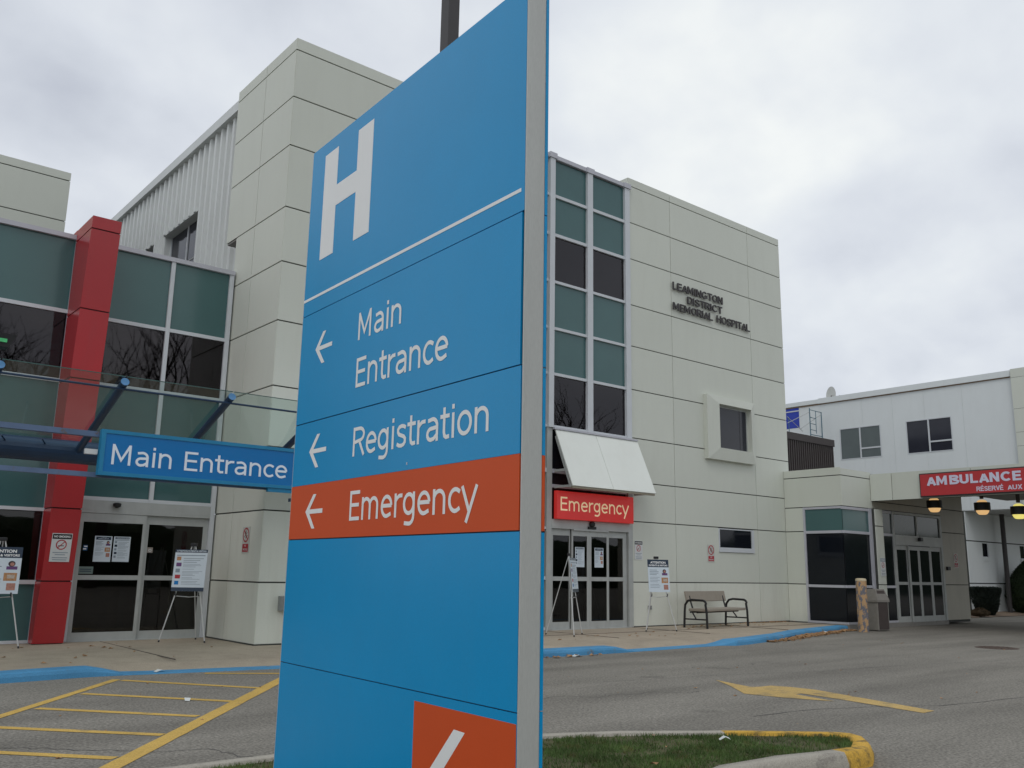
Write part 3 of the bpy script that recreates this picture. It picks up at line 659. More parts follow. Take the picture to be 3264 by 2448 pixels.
for x in (14.97, 17.83):
    for z, y in ((3.50, 15.785), (3.90, 15.93)): MB().box(x, x+0.05, y, YE-0.051, z, z+0.06).build('bracket', ALUD, aw)
MB().box(14.90, 17.93, 16.30, YE-0.04, 4.955, 5.0).build('top_rail', ALU, aw)

# emergency sign
es = thing('emergency_sign', 'red illuminated box sign reading Emergency above the automatic doors', 'sign', (14.95, 16.26, 2.75), world=True)
MB().bbox(14.95, 17.68, 16.262, YE-0.065, 2.755, 3.44, 0.012).build('sign_box', EMRED, es)
sign_word('Emergency', 15.07, 17.50, 2.858, 3.297, 16.259, EMLET, es)

# ================================================================== HOSPITAL: tower
YT, XT = 15.6, 7.1
tw = thing('hospital_tower', 'tall pale panelled corner tower standing between the main entrance and the tall sign', 'building', (XT, YT, 0), world=True)
ZT = [0.13, 1.22, 2.51, 3.68, 4.83, 6.10, 7.28, 8.40, 9.70, 10.75, 11.79, 12.06]
MB().box(XT+.025, 12.56, YT+.025, 17.9, 0.02, 8.39).build('wall_core', JOINT, tw)
MB().box(XT+.025, 12.56, YT+.025, 18.46, 8.405, 12.0).build('wall_core', JOINT, tw)
facade(tw, 'y', YT, [XT, 10.1, 12.6], ZT, PANEL, low=PANELB)
facade(tw, 'x', XT, [YT, 17.0, 17.94], ZT[:8], PANEL, low=PANELB)
facade(tw, 'x', XT, [YT, 17.0, 18.48], ZT[7:], PANEL)
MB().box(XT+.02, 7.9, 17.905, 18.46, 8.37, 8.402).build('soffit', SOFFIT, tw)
MB().box(7.12, 12.5, YT+0.04, 18.4, 12.0, 12.04).build('roof', SOFFITL, tw)
MB().box(XT-0.012, XT-0.001, YT-0.012, 17.78, 0.115, 0.15).build('contact_shadow_strip', JOINT, tw); MB().box(XT-0.001, 12.6, YT-0.012, YT-0.001, 0.115, 0.15).build('contact_shadow_strip', JOINT, tw)  # contact shadow along the tower foot, laid on as dark strips
tag(MB().bbox(7.50, 7.72, YT-0.12, YT-0.001, 0.72, 0.98, 0.008).build('electrical_box', BOXG), 'grey metal box low on the tower wall half behind the tall sign', 'electrical box')

# ================================================================== storefront (main entrance hall)
YS = 17.8
st = thing('entrance_hall', 'two storey teal glazed entrance hall with automatic sliding doors', 'building', (4.5, YS, 0), world=True)
XB = [(-3.2, -0.4), (-0.32, 2.42), (2.50, 3.94)]
for x in (-0.4, 2.42): MB().box(x, x+0.08, YS-0.03, YS+0.08, 0.13, 7.5).build('mullion', ALUL, st)
MB().box(3.94, 4.06, YS-0.06, YS+0.08, 0.13, 7.5).build('mullion', mat('pinkish_aluminium', (0.48, 0.44, 0.50), rough=0.4), st)
MB().box(4.50, 4.56, YS-0.02, YS+0.08, 0.13, 7.5).build('mullion', ALUL, st)
MB().box(5.75, 5.83, YS-0.03, YS+0.08, 2.65, 7.5).build('mullion', ALUL, st)
MB().box(6.97, 7.06, YS-0.03, YS+0.08, 0.13, 7.5).build('mullion', ALUL, st)
MB().box(-3.2, 3.96, YS-0.05, YS+0.15, 7.502, 7.59).build('coping', ALU, st); MB().box(4.46, 7.07, YS-0.05, YS+0.15, 7.502, 7.59).build('coping', ALU, st)
for (x0, x1) in XB:
    for (z0, z1) in [(6.06, 6.13), (4.75, 4.82), (2.40, 2.46), (1.13, 1.20), (0.13, 0.18)]: MB().box(x0, x1, YS-0.02, YS+0.05, z0, z1).build('transom', ALUL, st)
    for (z0, z1, mm) in [(6.13, 7.5, TEAL), (4.82, 6.06, GLASS), (2.46, 4.75, TEAL), (1.20, 2.40, DGLASS), (0.18, 1.13, TEAL)]: MB().box(x0, x1, YS+0.02, YS+0.035, z0, z1).build('pane', mm, st)
for (x0, x1) in [(4.56, 5.75), (5.83, 6.97)]:
    for (z0, z1) in [(6.05, 6.12), (4.77, 4.85), (2.65, 2.715)]: MB().box(x0, x1, YS-0.02, YS+0.05, z0, z1).build('transom', ALUL, st)
    for (z0, z1, mm) in [(6.12, 7.5, TEAL), (4.85, 6.05, GLASS), (2.715, 4.77, TEAL)]: MB().box(x0, x1, YS+0.02, YS+0.035, z0, z1).build('pane', mm, st)
hd = MB().box(4.56, 6.97, YS-0.03, YS+0.10, 2.415, 2.648).build('door_header', ALUD, st)
for (x0, x1, g0, g1, yo) in [(4.562, 5.752, 4.63, 5.69, 0.0), (5.755, 6.968, 5.82, 6.87, 0.045)]:
    y0, y1 = YS+yo-0.02, YS+yo+0.02
    d = MB(); d.box(x0, g0, y0, y1, 0.14, 2.41); d.box(g1, x1, y0, y1, 0.14, 2.41); d.box(g0, g1, y0, y1, 0.14, 0.285); d.box(g0, g1, y0, y1, 1.21, 1.295); d.box(g0, g1, y0, y1, 2.25, 2.41)
    dd = d.build('door_leaf', ALUD, st)
    MB().box(g0, g1, y0+0.012, y0+0.02, 0.285, 1.21).build('pane', DGLASS, dd); MB().box(g0, g1, y0+0.012, y0+0.02, 1.295, 2.25).build('pane', DGLASS, dd)
MB().lathe([(0.02, 2.52), (0.07, 2.55), (0.075, 2.60), (0.05, 2.615)], 5.16, YS-0.09, 14).build('motion_sensor', BLACK, st)
MB().box(4.56, 6.97, YS-0.06, YS+0.10, 0.125, 0.14).build('threshold', ALUD, st)
im = MB().box(-3.2, 7.08, 21.5, 21.6, 0.1, 7.5)
for z in (0.0, 2.5, 4.62, 6.1, 7.3): im.box(-3.2, 7.08, YS+0.11 if z != 7.3 else YS+0.06, 21.5, z, z+0.125)
im.box(7.08, 7.098, YS+0.11, 21.6, 0.1, 7.5); im.box(-3.3, -3.2, YS+0.11, 21.6, 0.1, 7.5); im.build('interior', INT, st)
MB().box(4.7, 6.3, 20.8, 21.3, 0.13, 1.2).build('reception_desk', INTB, st)
# notices on glass
def poster(name, label, cat, x, y, z, wd, h, kind, rz=0.0, group=None):
    """flat printed sheet; origin at its lower left corner, facing local -y"""
    T = thing(name, label, cat, (x, y, z), rz, group)
    MB().box(0, wd, -0.002, 0.0, 0, h).build('sheet', PAPER, T)
    yy = -0.0035
    if kind in ('attn', 'attnbig'):
        hh = 0.235*h if kind == 'attnbig' else 0.12*h
        m0 = 0 if kind == 'attnbig' else 0.07*wd
        MB().box(m0, wd-m0, yy+0.001, -0.0021, h-hh-m0*0.6, h-m0*0.6).build('banner', NAVY, T)
        if kind == 'attnbig':
            t = MB(); text_mb(t, 'ATTENTION', 0.14*wd, 0.86*wd, h-0.125*h, h-0.055*h, yy-0.001, 0.03); text_mb(t, 'PATIENTS & VISITORS', 0.06*wd, 0.94*wd, h-0.205*h, h-0.155*h, yy-0.001, 0.03); t.build('lettering', WHITEV, T)
        else:
            t = MB(); text_mb(t, 'ATTENTION', 0.35*wd, 0.66*wd, h-0.07*h, h-0.045*h, yy-0.001, 0.02); text_mb(t, 'PATIENTS & VISITORS', 0.2*wd, 0.8*wd, h-0.115*h, h-0.085*h, yy-0.001, 0.02); t.build('lettering', PAPER, T)
        s = MB(); zz = h-hh-0.10*h
        rr = random.Random(int(x*10))
        for k in range(11):
            if k in (4, 8): zz -= 0.03*h
            s.box(0.08*wd, (0.08+rr.uniform(0.30, 0.5))*wd, yy, -0.0021, zz, zz+0.012*h+0.004*(k < 4)); zz -= 0.047*h
            if zz < 0.06*h: break
        s.build('small_print', GREYTX, T)
        c0 = h-hh-0.07*h; pw = 0.26*wd
        p = MB().box(0.66*wd, 0.66*wd+pw, yy, -0.0021, c0-0.18*h, c0-0.11*h); p.build('picture', PURPLE, T)
        p = MB().ellipse(0.78*wd, c0-0.055*h, 0.085*wd, 0.062*h, yy-0.0005); p.build('picture', HAIRP, T)
        p = MB().ellipse(0.79*wd, c0-0.065*h, 0.05*wd, 0.04*h, yy-0.001); p.build('picture', SKIN, T)
        MB().box(0.62*wd, 0.93*wd, yy, -0.0021, c0-0.42*h, c0-0.25*h).build('picture', TAN, T)
        MB().box(0.70*wd, 0.88*wd, yy-0.001, yy-0.0005, c0-0.37*h, c0-0.29*h).build('picture', mat('poster_pale', (0.5, 0.42, 0.35), var=0.3, scale=30), T)
        MB().box(0.71*wd, 0.92*wd, yy, -0.0021, c0-0.62*h, c0-0.47*h).build('picture', SKIN, T)
    else:
        hh = 0.075*h; b0 = 0 if kind == 'helpbig' else 0.08*wd
        MB().box(b0, wd-b0, yy+0.001, -0.0021, h-hh-b0*0.5, h-b0*0.5).build('banner', NAVY, T)
        t = MB(); text_mb(t, 'ATTENTION PATIENTS & VISITORS', b0+0.04*wd, wd-b0-0.04*wd, h-b0*0.5-hh*0.78, h-b0*0.5-hh*0.25, yy-0.001, 0.03); t.build('lettering', PAPER, T)
        if kind == 'helpbig': MB().box(0, wd, yy+0.001, -0.0021, 0, 0.09*h).build('banner', NAVY, T)
        s = MB(); zz = h-hh-0.08*h; rr = random.Random(int(x*7))
        s.box(0.06*wd, 0.94*wd, yy, -0.0021, zz, zz+0.022*h); zz -= 0.07*h
        for k in range(3): s.box(0.28*wd, (0.9-0.1*k)*wd, yy, -0.0021, zz, zz+0.014*h); zz -= 0.045*h
        while zz > 0.13*h:
            s.box(0.28*wd, rr.uniform(0.6, 0.93)*wd, yy, -0.0021, zz, zz+0.009*h); zz -= rr.choice((0.032, 0.034, 0.055))*h
        s.build('small_print', GREYTX, T)
        cols = [TAN, PURPLE, GREYTX, SIGNR, MEBLUE]
        for k in range(5):
            zc_ = h*(0.78-0.145*k); MB().box(0.07*wd, (0.2+0.03*(k % 2))*wd, yy, -0.0021, zc_-0.045*h, zc_+0.045*h).build('picture', cols[k] if kind == 'helpbig' else (NAVY if k % 2 else GREYTX), T)
    return T
poster('notice', 'white notice with navy banner and pictures, left of the pair on the main sliding door', 'notice', 4.855, YS-0.012, 1.535, 0.305, 0.465, 'attn')
poster('notice', 'plain white list notice, right of the pair on the main sliding door', 'notice', 5.19, YS-0.012, 1.54, 0.30, 0.46, 'help')
poster('notice', 'narrow white list notice on the left leaf of the emergency doors', 'notice', 15.69, YE-0.045, 1.615, 0.32, 0.485, 'help')
poster('notice', 'white notice with small colour pictures on the right leaf of the emergency doors', 'notice', 16.365, YE-0.045, 1.615, 0.315, 0.485, 'attn')
T = thing('door_sticker', 'pale green lettered sticker at the lower left corner of the main door glass', 'sticker', (4.62, YS-0.012, 1.315)); MB().box(0, 0.26, -0.002, 0, 0, 0.13).build('sheet', mat('pale_green_sticker', (0.16, 0.22, 0.20), rough=0.4), T)
s = MB(); s.box(0.03, 0.23, -0.0035, -0.0021, 0.075, 0.09); s.box(0.03, 0.23, -0.0035, -0.0021, 0.04, 0.055); s.build('small_print', NAVY, T)
T = thing('door_sticker', 'small blue and white sticker near the left edge of the main door glass', 'sticker', (4.67, YS-0.012, 1.73)); MB().box(0, 0.075, -0.002, 0, 0, 0.10).build('sheet', mat('sticker_blue', (0.01, 0.08, 0.2)), T)
s = MB(); s.box(0.015, 0.07, -0.0035, -0.0021, 0.065, 0.085); s.box(0.0, 0.055, -0.0035, -0.0021, 0.02, 0.04); s.build('stripe', WHITEV, T)
T = thing('door_sticker', 'square beige sticker on the right leaf of the main doors', 'sticker', (5.825, YS+0.033, 1.72)); MB().box(0, 0.105, -0.002, 0, 0, 0.10).build('sheet', mat('sticker_beige', (0.28, 0.24, 0.21)), T)
MB().ring(0.052, 0.045, 0.028, 0.018, -0.0035, 12).build('symbol', SIGNW, T)

# red fin column, leaning outward towards the top
rc = thing('red_column', 'tall red panelled column leaning outward beside the main entrance doors', 'column', (3.93, 17.45, 0.12), world=True)
yfz = lambda z: 17.45-(z-0.12)*0.1
ZR = [0.13, 1.19, 2.44, 3.58, 4.72, 5.97, 7.44, 7.68]
def wedge(x0, x1, z0, z1, off):
    return MB().add([(x0, yfz(z0)+off, z0), (x1, yfz(z0)+off, z0), (x1, YS-0.062, z0), (x0, YS-0.062, z0), (x0, yfz(z1)+off, z1), (x1, yfz(z1)+off, z1), (x1, YS-0.062, z1), (x0, YS-0.062, z1)],
                    [(0, 3, 2, 1), (4, 5, 6, 7), (0, 1, 5, 4), (1, 2, 6, 5), (2, 3, 7, 6), (3, 0, 4, 7)])
wedge(3.945, 4.415, 0.13, 7.62, 0.02).build('column_core', mat('red_joint', (0.06, 0.01, 0.012), rough=0.8), rc)
for a, b in zip(ZR[:-1], ZR[1:]): wedge(3.93, 4.43, a+0.012, b-0.012, 0).build('column_panel', REDC, rc)
MB().box(3.93, 4.43, YS-0.06, YS+0.6, 7.60, 7.68).build('column_panel', REDC, rc)

# ================================================================== ribbed metal-clad wing behind
mw = thing('metal_clad_wing', 'white ribbed metal clad upper wing rising behind the entrance hall', 'building', (7.4, 26, 7.4), world=True)
MB().box(7.68, 12.0, 18.49, 36, 7.6, 12.0).build('wall_core', JOINT, mw)
P_ = 0.36; k = 0; yy = 18.0
W1, W2 = (21.24, 23.76), (24.48, 27.0)
while yy < 35.9:
    ins = any(a-0.01 <= yy < b-0.01 for a, b in (W1, W2))
    for (z0, z1) in ([(7.4, 8.7), (10.17, 11.92)] if ins else [(7.4, 11.92)]):
        m = MB(); prof = [(7.45, yy+0.001), (7.45, yy+0.20), (7.37, yy+0.225), (7.37, yy+0.335), (7.45, yy+0.359)]
        n = len(prof); m.add([(x, y, z0) for x, y in prof]+[(x, y, z1) for x, y in prof], [(i, i+1, n+i+1, n+i) for i in range(n-1)])
        m.build('metal_panel', CORR, mw)
    yy += P_
for (a, b) in (W1, W2):
    rv = MB(); rv.box(7.44, 7.64, a-0.005, a+0.01, 8.7, 10.17); rv.box(7.44, 7.64, b-0.01, b+0.005, 8.7, 10.17); rv.box(7.40, 7.64, a-0.02, b+0.02, 10.155, 10.185); rv.box(7.38, 7.64, a-0.02, b+0.02, 8.66, 8.72)
    win = rv.build('window', CORR, mw)
    fr = MB(); mid = (a+b)/2
    for y in (a+0.01, mid-0.02, b-0.05): fr.box(7.60, 7.66, y, y+0.04, 8.72, 10.155)
    fr.build('frame', ALUL, win); MB().box(7.63, 7.645, a+.05, mid-.02, 8.72, 10.155).build('pane', DARKG, win); MB().box(7.63, 7.645, mid+.02, b-.05, 8.72, 10.155).build('pane', DARKG, win)
    MB().box(7.615, 7.632, a+.05, b-.05, 9.14, 9.16).build('transom', ALUD, win)
MB().box(7.46, 7.475, 18.5, 36, 10.2, 11.95).build('backing', JOINT, mw)
for a, b in ((18.5, 21.2), (23.8, 24.44), (27.04, 36)): MB().box(7.46, 7.475, a, b, 7.6, 10.195).build('backing', JOINT, mw)
MB().box(7.28, 12.0, 18.49, 36, 11.88, 12.12).build('fascia', CORR, mw)
# hide core in window recess: dark backing is the core itself set at x 7.66
# far left block
fl = thing('far_left_block', 'pale panelled block set back above the entrance hall at the left edge', 'building', (5, 24, 0), world=True)
MB().box(-8, 4.99, 24.025, 30, 0.02, 11.3).build('wall_core', JOINT, fl)
facade(fl, 'y', 24.0, [-8, -2.4, 1.2, 5.02], [6.0, 7.25, 8.6, 10.02, 11.12, 11.35], PANEL)

# ================================================================== main entrance canopy
YB = 15.0
cp = thing('entrance_canopy', 'dark blue tubular steel canopy with tilted glass roof over the main entrance', 'canopy', (4, YB, 0.12), world=True)
MB().tube([(0.6, YB+0.18, 3.2), (9.0, YB+0.18, 3.2)], 0.18, 20).build('main_beam', BLUEBEAM, cp, smooth=False)
mb = MB(); mb.box(0.6, 7.5, 12.86, 12.90, 3.178, 3.25); mb.box(0.6, 7.5, 12.90, 12.96, 3.178, 3.185); mb.build('upper_rail', BLUERAIL, cp)
mb = MB(); mb.box(0.6, 7.5, 12.86, 12.92, 2.635, 2.70); mb.build('lower_rail', BLUERAIL, cp)
RX = [0.62, 2.16, 3.72, 5.28, 6.84, 8.4]
for x in RX:
    rf = MB().tube([(x, 15.2, 3.16), (x, 13.0, 4.0)], 0.055, 14).build('rafter', BLUEBEAM, cp)
    d = Vector((0, -2.2, 0.84)).normalized(); p = Vector((x, 13.0, 4.0))
    MB().tube([p, p+d*0.012], 0.058, 14).build('rafter_cap', mat('cap_blue', (0.10, 0.27, 0.52), rough=0.4), rf)
MB().tube([(0.6, 13.06, 3.91), (9.0, 13.06, 3.91)], 0.016, 8).build('purlin', BLUEBEAM, cp)
for a, b in zip(RX[:-1], RX[1:]):
    z = lambda y: 4.075-(y-12.95)*0.382
    q = MB().add([(a+.01, 12.95, z(12.95)), (b-.01, 12.95, z(12.95)), (b-.01, 15.6, z(15.6)), (a+.01, 15.6, z(15.6))], [(0, 1, 2, 3)])
    gp = q.build('glass_pane', CGLASS, cp)
    e_ = MB().box(a+.01, b-.01, 12.944, 12.952, z(12.95)-0.012, z(12.95)).build('pane_edge', mat('glass_edge', (0.05, 0.11, 0.10), rough=0.2), gp)
    for t in (0.35, 0.7):
        c = MB(); xx = a+(b-a)*t; c.tube([(xx, 15.05, z(15.05)-0.01), (xx-0.10, 14.86, z(14.86)-0.02)], 0.012, 6); c.build('glass_clip', BLUEBEAM, gp)
for x in (1.0, 8.7): MB().tube([(x, YB+0.18, 0.1), (x, YB+0.18, 3.1)], 0.09, 14).build('support_column', BLUEBEAM, cp)
for x in (1.4, 7.3):
    MB().box(x, x+0.05, 12.92, 15.05, 2.64, 2.70).build('outrigger', BLUEBEAM, cp); MB().box(x, x+0.05, 12.97, 15.0, 3.18, 3.24).build('outrigger', BLUEBEAM, cp)
MB().bbox(3.25, 3.41, 12.80, 12.855, 2.93, 3.0, 0.005).build('junction_bracket', SIGNW, cp)
fl_ = thing('flood_light', 'black flood light with green lit lens above the canopy at the left edge', 'flood light', (2.32, 14.2, 4.2), world=True)
m = MB().add([(2.10, 14.05, 4.66), (2.50, 14.05, 4.66), (2.50, 14.35, 4.66), (2.10, 14.35, 4.66), (2.20, 14.08, 4.47), (2.42, 14.08, 4.47), (2.42, 14.30, 4.47), (2.20, 14.30, 4.47)], [(0, 1, 2, 3), (4, 7, 6, 5), (0, 4, 5, 1), (1, 5, 6, 2), (2, 6, 7, 3), (3, 7, 4, 0)]); m.build('housing', BLACK, fl_)
MB().box(2.24, 2.38, 14.036, 14.052, 4.53, 4.58).build('lens', LAMPG, fl_)
MB().tube([(2.3, 14.2, 4.48), (2.2, 14.2, 3.62)], 0.02, 8).build('mounting_arm', BLACK, fl_)
ms = thing('main_entrance_sign', 'long blue box sign reading Main Entrance hung on the canopy beam', 'sign', (3.43, 12.74, 2.66), world=True)
sx0, sx1, sz0, sz1, sy = 3.425, 6.31, 2.66, 3.275, 12.74
MB().box(sx0+.02, sx1-.02, sy+0.012, sy+0.10, sz0+.02, sz1-.02).build('sign_face', MEBLUE, ms)
for (a, b, c, d) in [(sx0, sx1, sz1-.05, sz1), (sx0, sx1, sz0, sz0+.05), (sx0, sx0+.055, sz0+.05, sz1-.05), (sx1-.055, sx1, sz0+.05, sz1-.05)]:
    MB().box(a, b, sy, sy+0.11, c, d).build('frame', MEFRAME, ms)
sign_word('Main', 3.579, 4.382, 2.812, 3.088, sy+0.008, MELET, ms); sign_word('Entrance', 4.564, 6.137, 2.810, 3.079, sy+0.008, MELET, ms)
MB().box(5.85, 6.35, sy+0.02, sy+0.08, sz0-0.06, sz0-0.002).build('bracket', MEFRAME, ms)

# ================================================================== ambulance vestibule
XV, YV = 24.82, 14.47
vb = thing('ambulance_vestibule', 'low panelled ambulance vestibule with teal corner glazing and automatic doors', 'building', (XV, YV, 0), world=True)
ZV = [0.13, 1.25, 2.83, 3.56]
facade(vb, 'x', XV, [YV, YE-0.005], [3.56, 4.48, 4.73], PANEL)
facade(vb, 'x', XV, [15.80, YE-0.005], ZV, PANEL, low=PANELB)
facade(vb, 'y', YV, [XV, 26.58], [3.56, 4.48, 4.70], PANEL)
mb = MB().box(XV+.025, 32.7, YV+.026, YE+0.02, 3.57, 4.62); mb.build('wall_core', JOINT, vb)
mb = MB().box(XV+.025, XV+0.2, 15.81, YE+0.0, 0.05, 3.57); mb.build('wall_core', JOINT, vb)
MB().box(XV+0.03, 32.7, YV+0.03, 20, 4.62, 4.66).build('roof', SOFFITL, vb)
# west side glazing
for (z0, z1) in [(3.49, 3.555), (2.76, 2.84), (1.17, 1.245), (0.13, 0.19)]: MB().box(XV-0.01, XV+0.06, YV+0.06, 15.73, z0, z1).build('transom', ALU, vb)
for (y0, y1) in [(15.73, 15.795)]: MB().box(XV-0.02, XV+0.06, y0, y1, 0.13, 3.555).build('mullion', ALU, vb)
for (z0, z1, mm) in [(2.84, 3.49, TEAL), (1.245, 2.76, DARKW), (0.19, 1.17, DARKW)]: MB().box(XV+0.02, XV+0.03, YV+0.04, 15.73, z0, z1).build('pane', mm, vb)
# front glazing
for (x0, x1) in [(XV+0.0, 26.31), (26.89, 27.70)]:
    for (z0, z1) in [(3.47, 3.55), (2.76, 2.84), (1.17, 1.245), (0.13, 0.19)]: MB().box(x0, x1, YV-0.01, YV+0.055, z0, z1).build('transom', ALU, vb)
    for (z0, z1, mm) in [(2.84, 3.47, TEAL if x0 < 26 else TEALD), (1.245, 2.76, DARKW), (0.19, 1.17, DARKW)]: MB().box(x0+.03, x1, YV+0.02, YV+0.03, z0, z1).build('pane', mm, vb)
MB().box(26.31, 26.45, YV-0.03, YV+0.06, 0.13, 3.56).build('mullion', ALU, vb)
facade(vb, 'y', YV-0.14, [26.45, 26.88], [0.13, 1.27, 3.03, 3.56], PANEL, name='pier_panel', gv=0.0)
MB().box(26.46, 26.875, YV-0.11, YV+0.10, 0.1, 3.555).build('pier_core', JOINT, vb)
for x0, x1 in [(27.70, 27.80), (29.27, 29.33), (30.88, 31.0)]: MB().box(x0, x1, YV-0.02, YV+0.06, 2.80 if x0 > 29 and x0 < 30 else 0.1, 3.47).build('mullion', ALUD, vb)
MB().box(27.70, 31.0, YV-0.03, YV+0.06, 3.47, 3.55).build('transom', ALUD, vb)
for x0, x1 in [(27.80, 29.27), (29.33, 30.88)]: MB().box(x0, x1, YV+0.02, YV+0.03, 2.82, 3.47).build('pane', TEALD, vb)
hd = MB().box(27.80, 30.88, YV-0.03, YV+0.07, 2.50, 2.82).build('door_header', ALUD, vb)
MB().box(28.6, 30.0, YV-0.05, YV-0.031, 2.48, 2.51).build('door_track', BLACK, hd)
MB().bbox(29.24, 29.42, YV-0.14, YV-0.031, 2.66, 2.78, 0.02).build('motion_sensor', BLACK, vb)
for k, (x0, x1, g0, g1, yo) in enumerate([(27.81, 28.58, 27.91, 28.52, 0.03), (28.583, 29.235, 28.645, 29.17, -0.02), (29.238, 30.06, 29.31, 29.93, -0.02), (30.063, 30.87, 30.19, 30.80, 0.03)]):
    y0, y1 = YV+yo-0.02, YV+yo+0.02; d = MB(); d.box(x0, g0, y0, y1, 0.12, 2.495); d.box(g1, x1, y0, y1, 0.12, 2.495); d.box(g0, g1, y0, y1, 0.12, 0.30); d.box(g0, g1, y0, y1, 1.27, 1.36); d.box(g0, g1, y0, y1, 2.36, 2.495)
    dd = d.build('door_leaf', ALUD, vb); MB().box(g0, g1, y0+.012, y0+.02, 0.30, 1.27).build('pane', DARKW, dd); MB().box(g0, g1, y0+.012, y0+.02, 1.36, 2.36).build('pane', DARKW, dd)
# door side pier wall under the canopy
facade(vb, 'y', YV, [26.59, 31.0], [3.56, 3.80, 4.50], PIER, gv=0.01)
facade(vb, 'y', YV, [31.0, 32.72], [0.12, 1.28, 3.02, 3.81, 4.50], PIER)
MB().box(31.02, 32.70, YV+.026, YE+1.5, 0.05, 4.5).build('pier_core', JOINT, vb)
MB().bbox(31.15, 31.35, YV-0.07, YV-0.001, 1.76, 1.88, 0.01).build('card_reader', BLACK, vb)
MB().box(XV+0.1, 31, YV+0.6, YV+0.7, 0.05, 3.5).build('interior', INT, vb)
# plinth
MB().box(XV-0.01, 31.02, YV-0.02, YE-0.01, -0.01, 0.127).build('plinth', mat('grey_plinth', (0.25, 0.24, 0.22), rough=0.8, var=0.1), vb)

# canopy over the ambulance bay
ac = thing('ambulance_canopy', 'flat pale panelled canopy projecting over the ambulance bay at the right', 'canopy', (26.6, 12, 3.8), world=True)
facade(ac, 'x', 26.50, [6.6, 8.8, 11.4, 13.76, YV-0.005], [3.80, 4.62], PANEL, gh=0.0)
MB().box(26.525, 26.75, 6.62, YV-0.01, 3.805, 4.6).build('fascia_core', JOINT, ac)
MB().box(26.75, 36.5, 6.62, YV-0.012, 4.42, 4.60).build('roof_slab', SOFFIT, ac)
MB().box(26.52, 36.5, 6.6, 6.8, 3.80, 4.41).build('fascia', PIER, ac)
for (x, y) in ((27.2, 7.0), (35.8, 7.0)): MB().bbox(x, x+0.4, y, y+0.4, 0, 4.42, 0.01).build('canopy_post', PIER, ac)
asn = thing('ambulance_sign', 'red sign with white capitals reading AMBULANCE mounted on the canopy edge', 'sign', (26.38, 12.85, 3.82), -math.pi/2)
W_ = 4.2
MB().box(0, W_, 0.02, 0.115, 0, 0.70).build('sign_box', BRONZE, asn)
MB().box(0.035, W_-0.035, 0.0, 0.022, 0.04, 0.665).build('sign_face', AMRED, asn)
sign_word('AMBULANCE', 0.23, 2.84, 0.32, 0.60, -0.012, AMLET, asn, wt=0.22, depth=0.012, per_letter=True)
sign_word('R\u00c9SERV\u00c9', 1.63, 2.35, 0.085, 0.265, -0.003, AMLET, asn, wt=0.18); sign_word('AUX', 2.46, 2.84, 0.085, 0.225, -0.003, AMLET, asn, wt=0.18)
for o in asn.children: pass
LG = 'globe lamps hanging under the ambulance canopy'
for (y, z, mm, lb) in [(13.45, 3.77, LAMPW, 'pendant globe lamp nearest the vestibule wall under the ambulance canopy'), (12.0, 3.64, LAMPW, 'middle pendant globe lamp with amber glow hanging below the ambulance sign'), (10.97, 3.48, LAMPY, 'yellow glowing pendant globe lamp at the right edge of the photo')]:
    T = thing('pendant_lamp', lb, 'lamp', (28.5, y, z), group=LG)
    MB().lathe([(0.215, -0.12), (0.225, -0.11), (0.225, 0.11), (0.215, 0.12)], n=28).build('band', BLACK, T, smooth=False)
    pr = [(0.215*math.cos(a), -0.11-0.20*math.sin(a)) for a in [R(d) for d in (72, 50, 30, 12, 0)]]
    MB().lathe([(0.09, -0.245), (0.13, -0.225), (0.165, -0.175), (0.185, -0.121)], n=24).build('glass_globe', mm, T, smooth=False)
    MB().lathe([(0.15, 0.121), (0.135, 0.155), (0.10, 0.185), (0.06, 0.20)], n=24).build('glass_globe', mm, T)
    MB().tube([(0, 0, 0.23), (0, 0, 4.43-z)], 0.055, 10).build('stem', BRONZE, T)

# ================================================================== far wing
wg = thing('far_wing', 'long white two storey wing with dark windows beyond the ambulance canopy', 'building', (40, 20, 0), world=True)
MB().box(40.03, 55, 13, 34, 4.35, 10.0).build('upper_storey_core', WING, wg)
facade(wg, 'x', 40.0, [34, 31, 28.6, 26.2, 24.24, 22.0, 20.5, 19.0, 17.3, 15.16], [4.36, 9.86], WING, gv=0.006, gh=0.0, name='cladding_sheet', holes=[(21.14, 23.23, 7.0, 8.52), (17.83, 19.91, 7.0, 8.52), (25.41, 26.20, 8.83, 9.85)])
MB().box(39.9, 55, 15.2, 24.24, 9.90, 10.16).build('fascia', WING, wg)
MB().box(39.92, 55, 24.25, 34, 9.92, 10.13).build('fascia', WING, wg)
MB().box(39.96, 40.03, 15.2, 34, 9.862, 9.90).build('flashing', mat('rusty_flashing', (0.30, 0.20, 0.12), rough=0.7), wg)
facade(wg, 'x', 39.78, [15.15, 12.5], [4.36, 6.91, 7.48, 8.47, 9.80, 10.18], PANEL, gh=0.012)
MB().box(39.80, 40.3, 12.52, 15.13, 4.38, 10.15).build('pilaster_core', JOINT, wg)
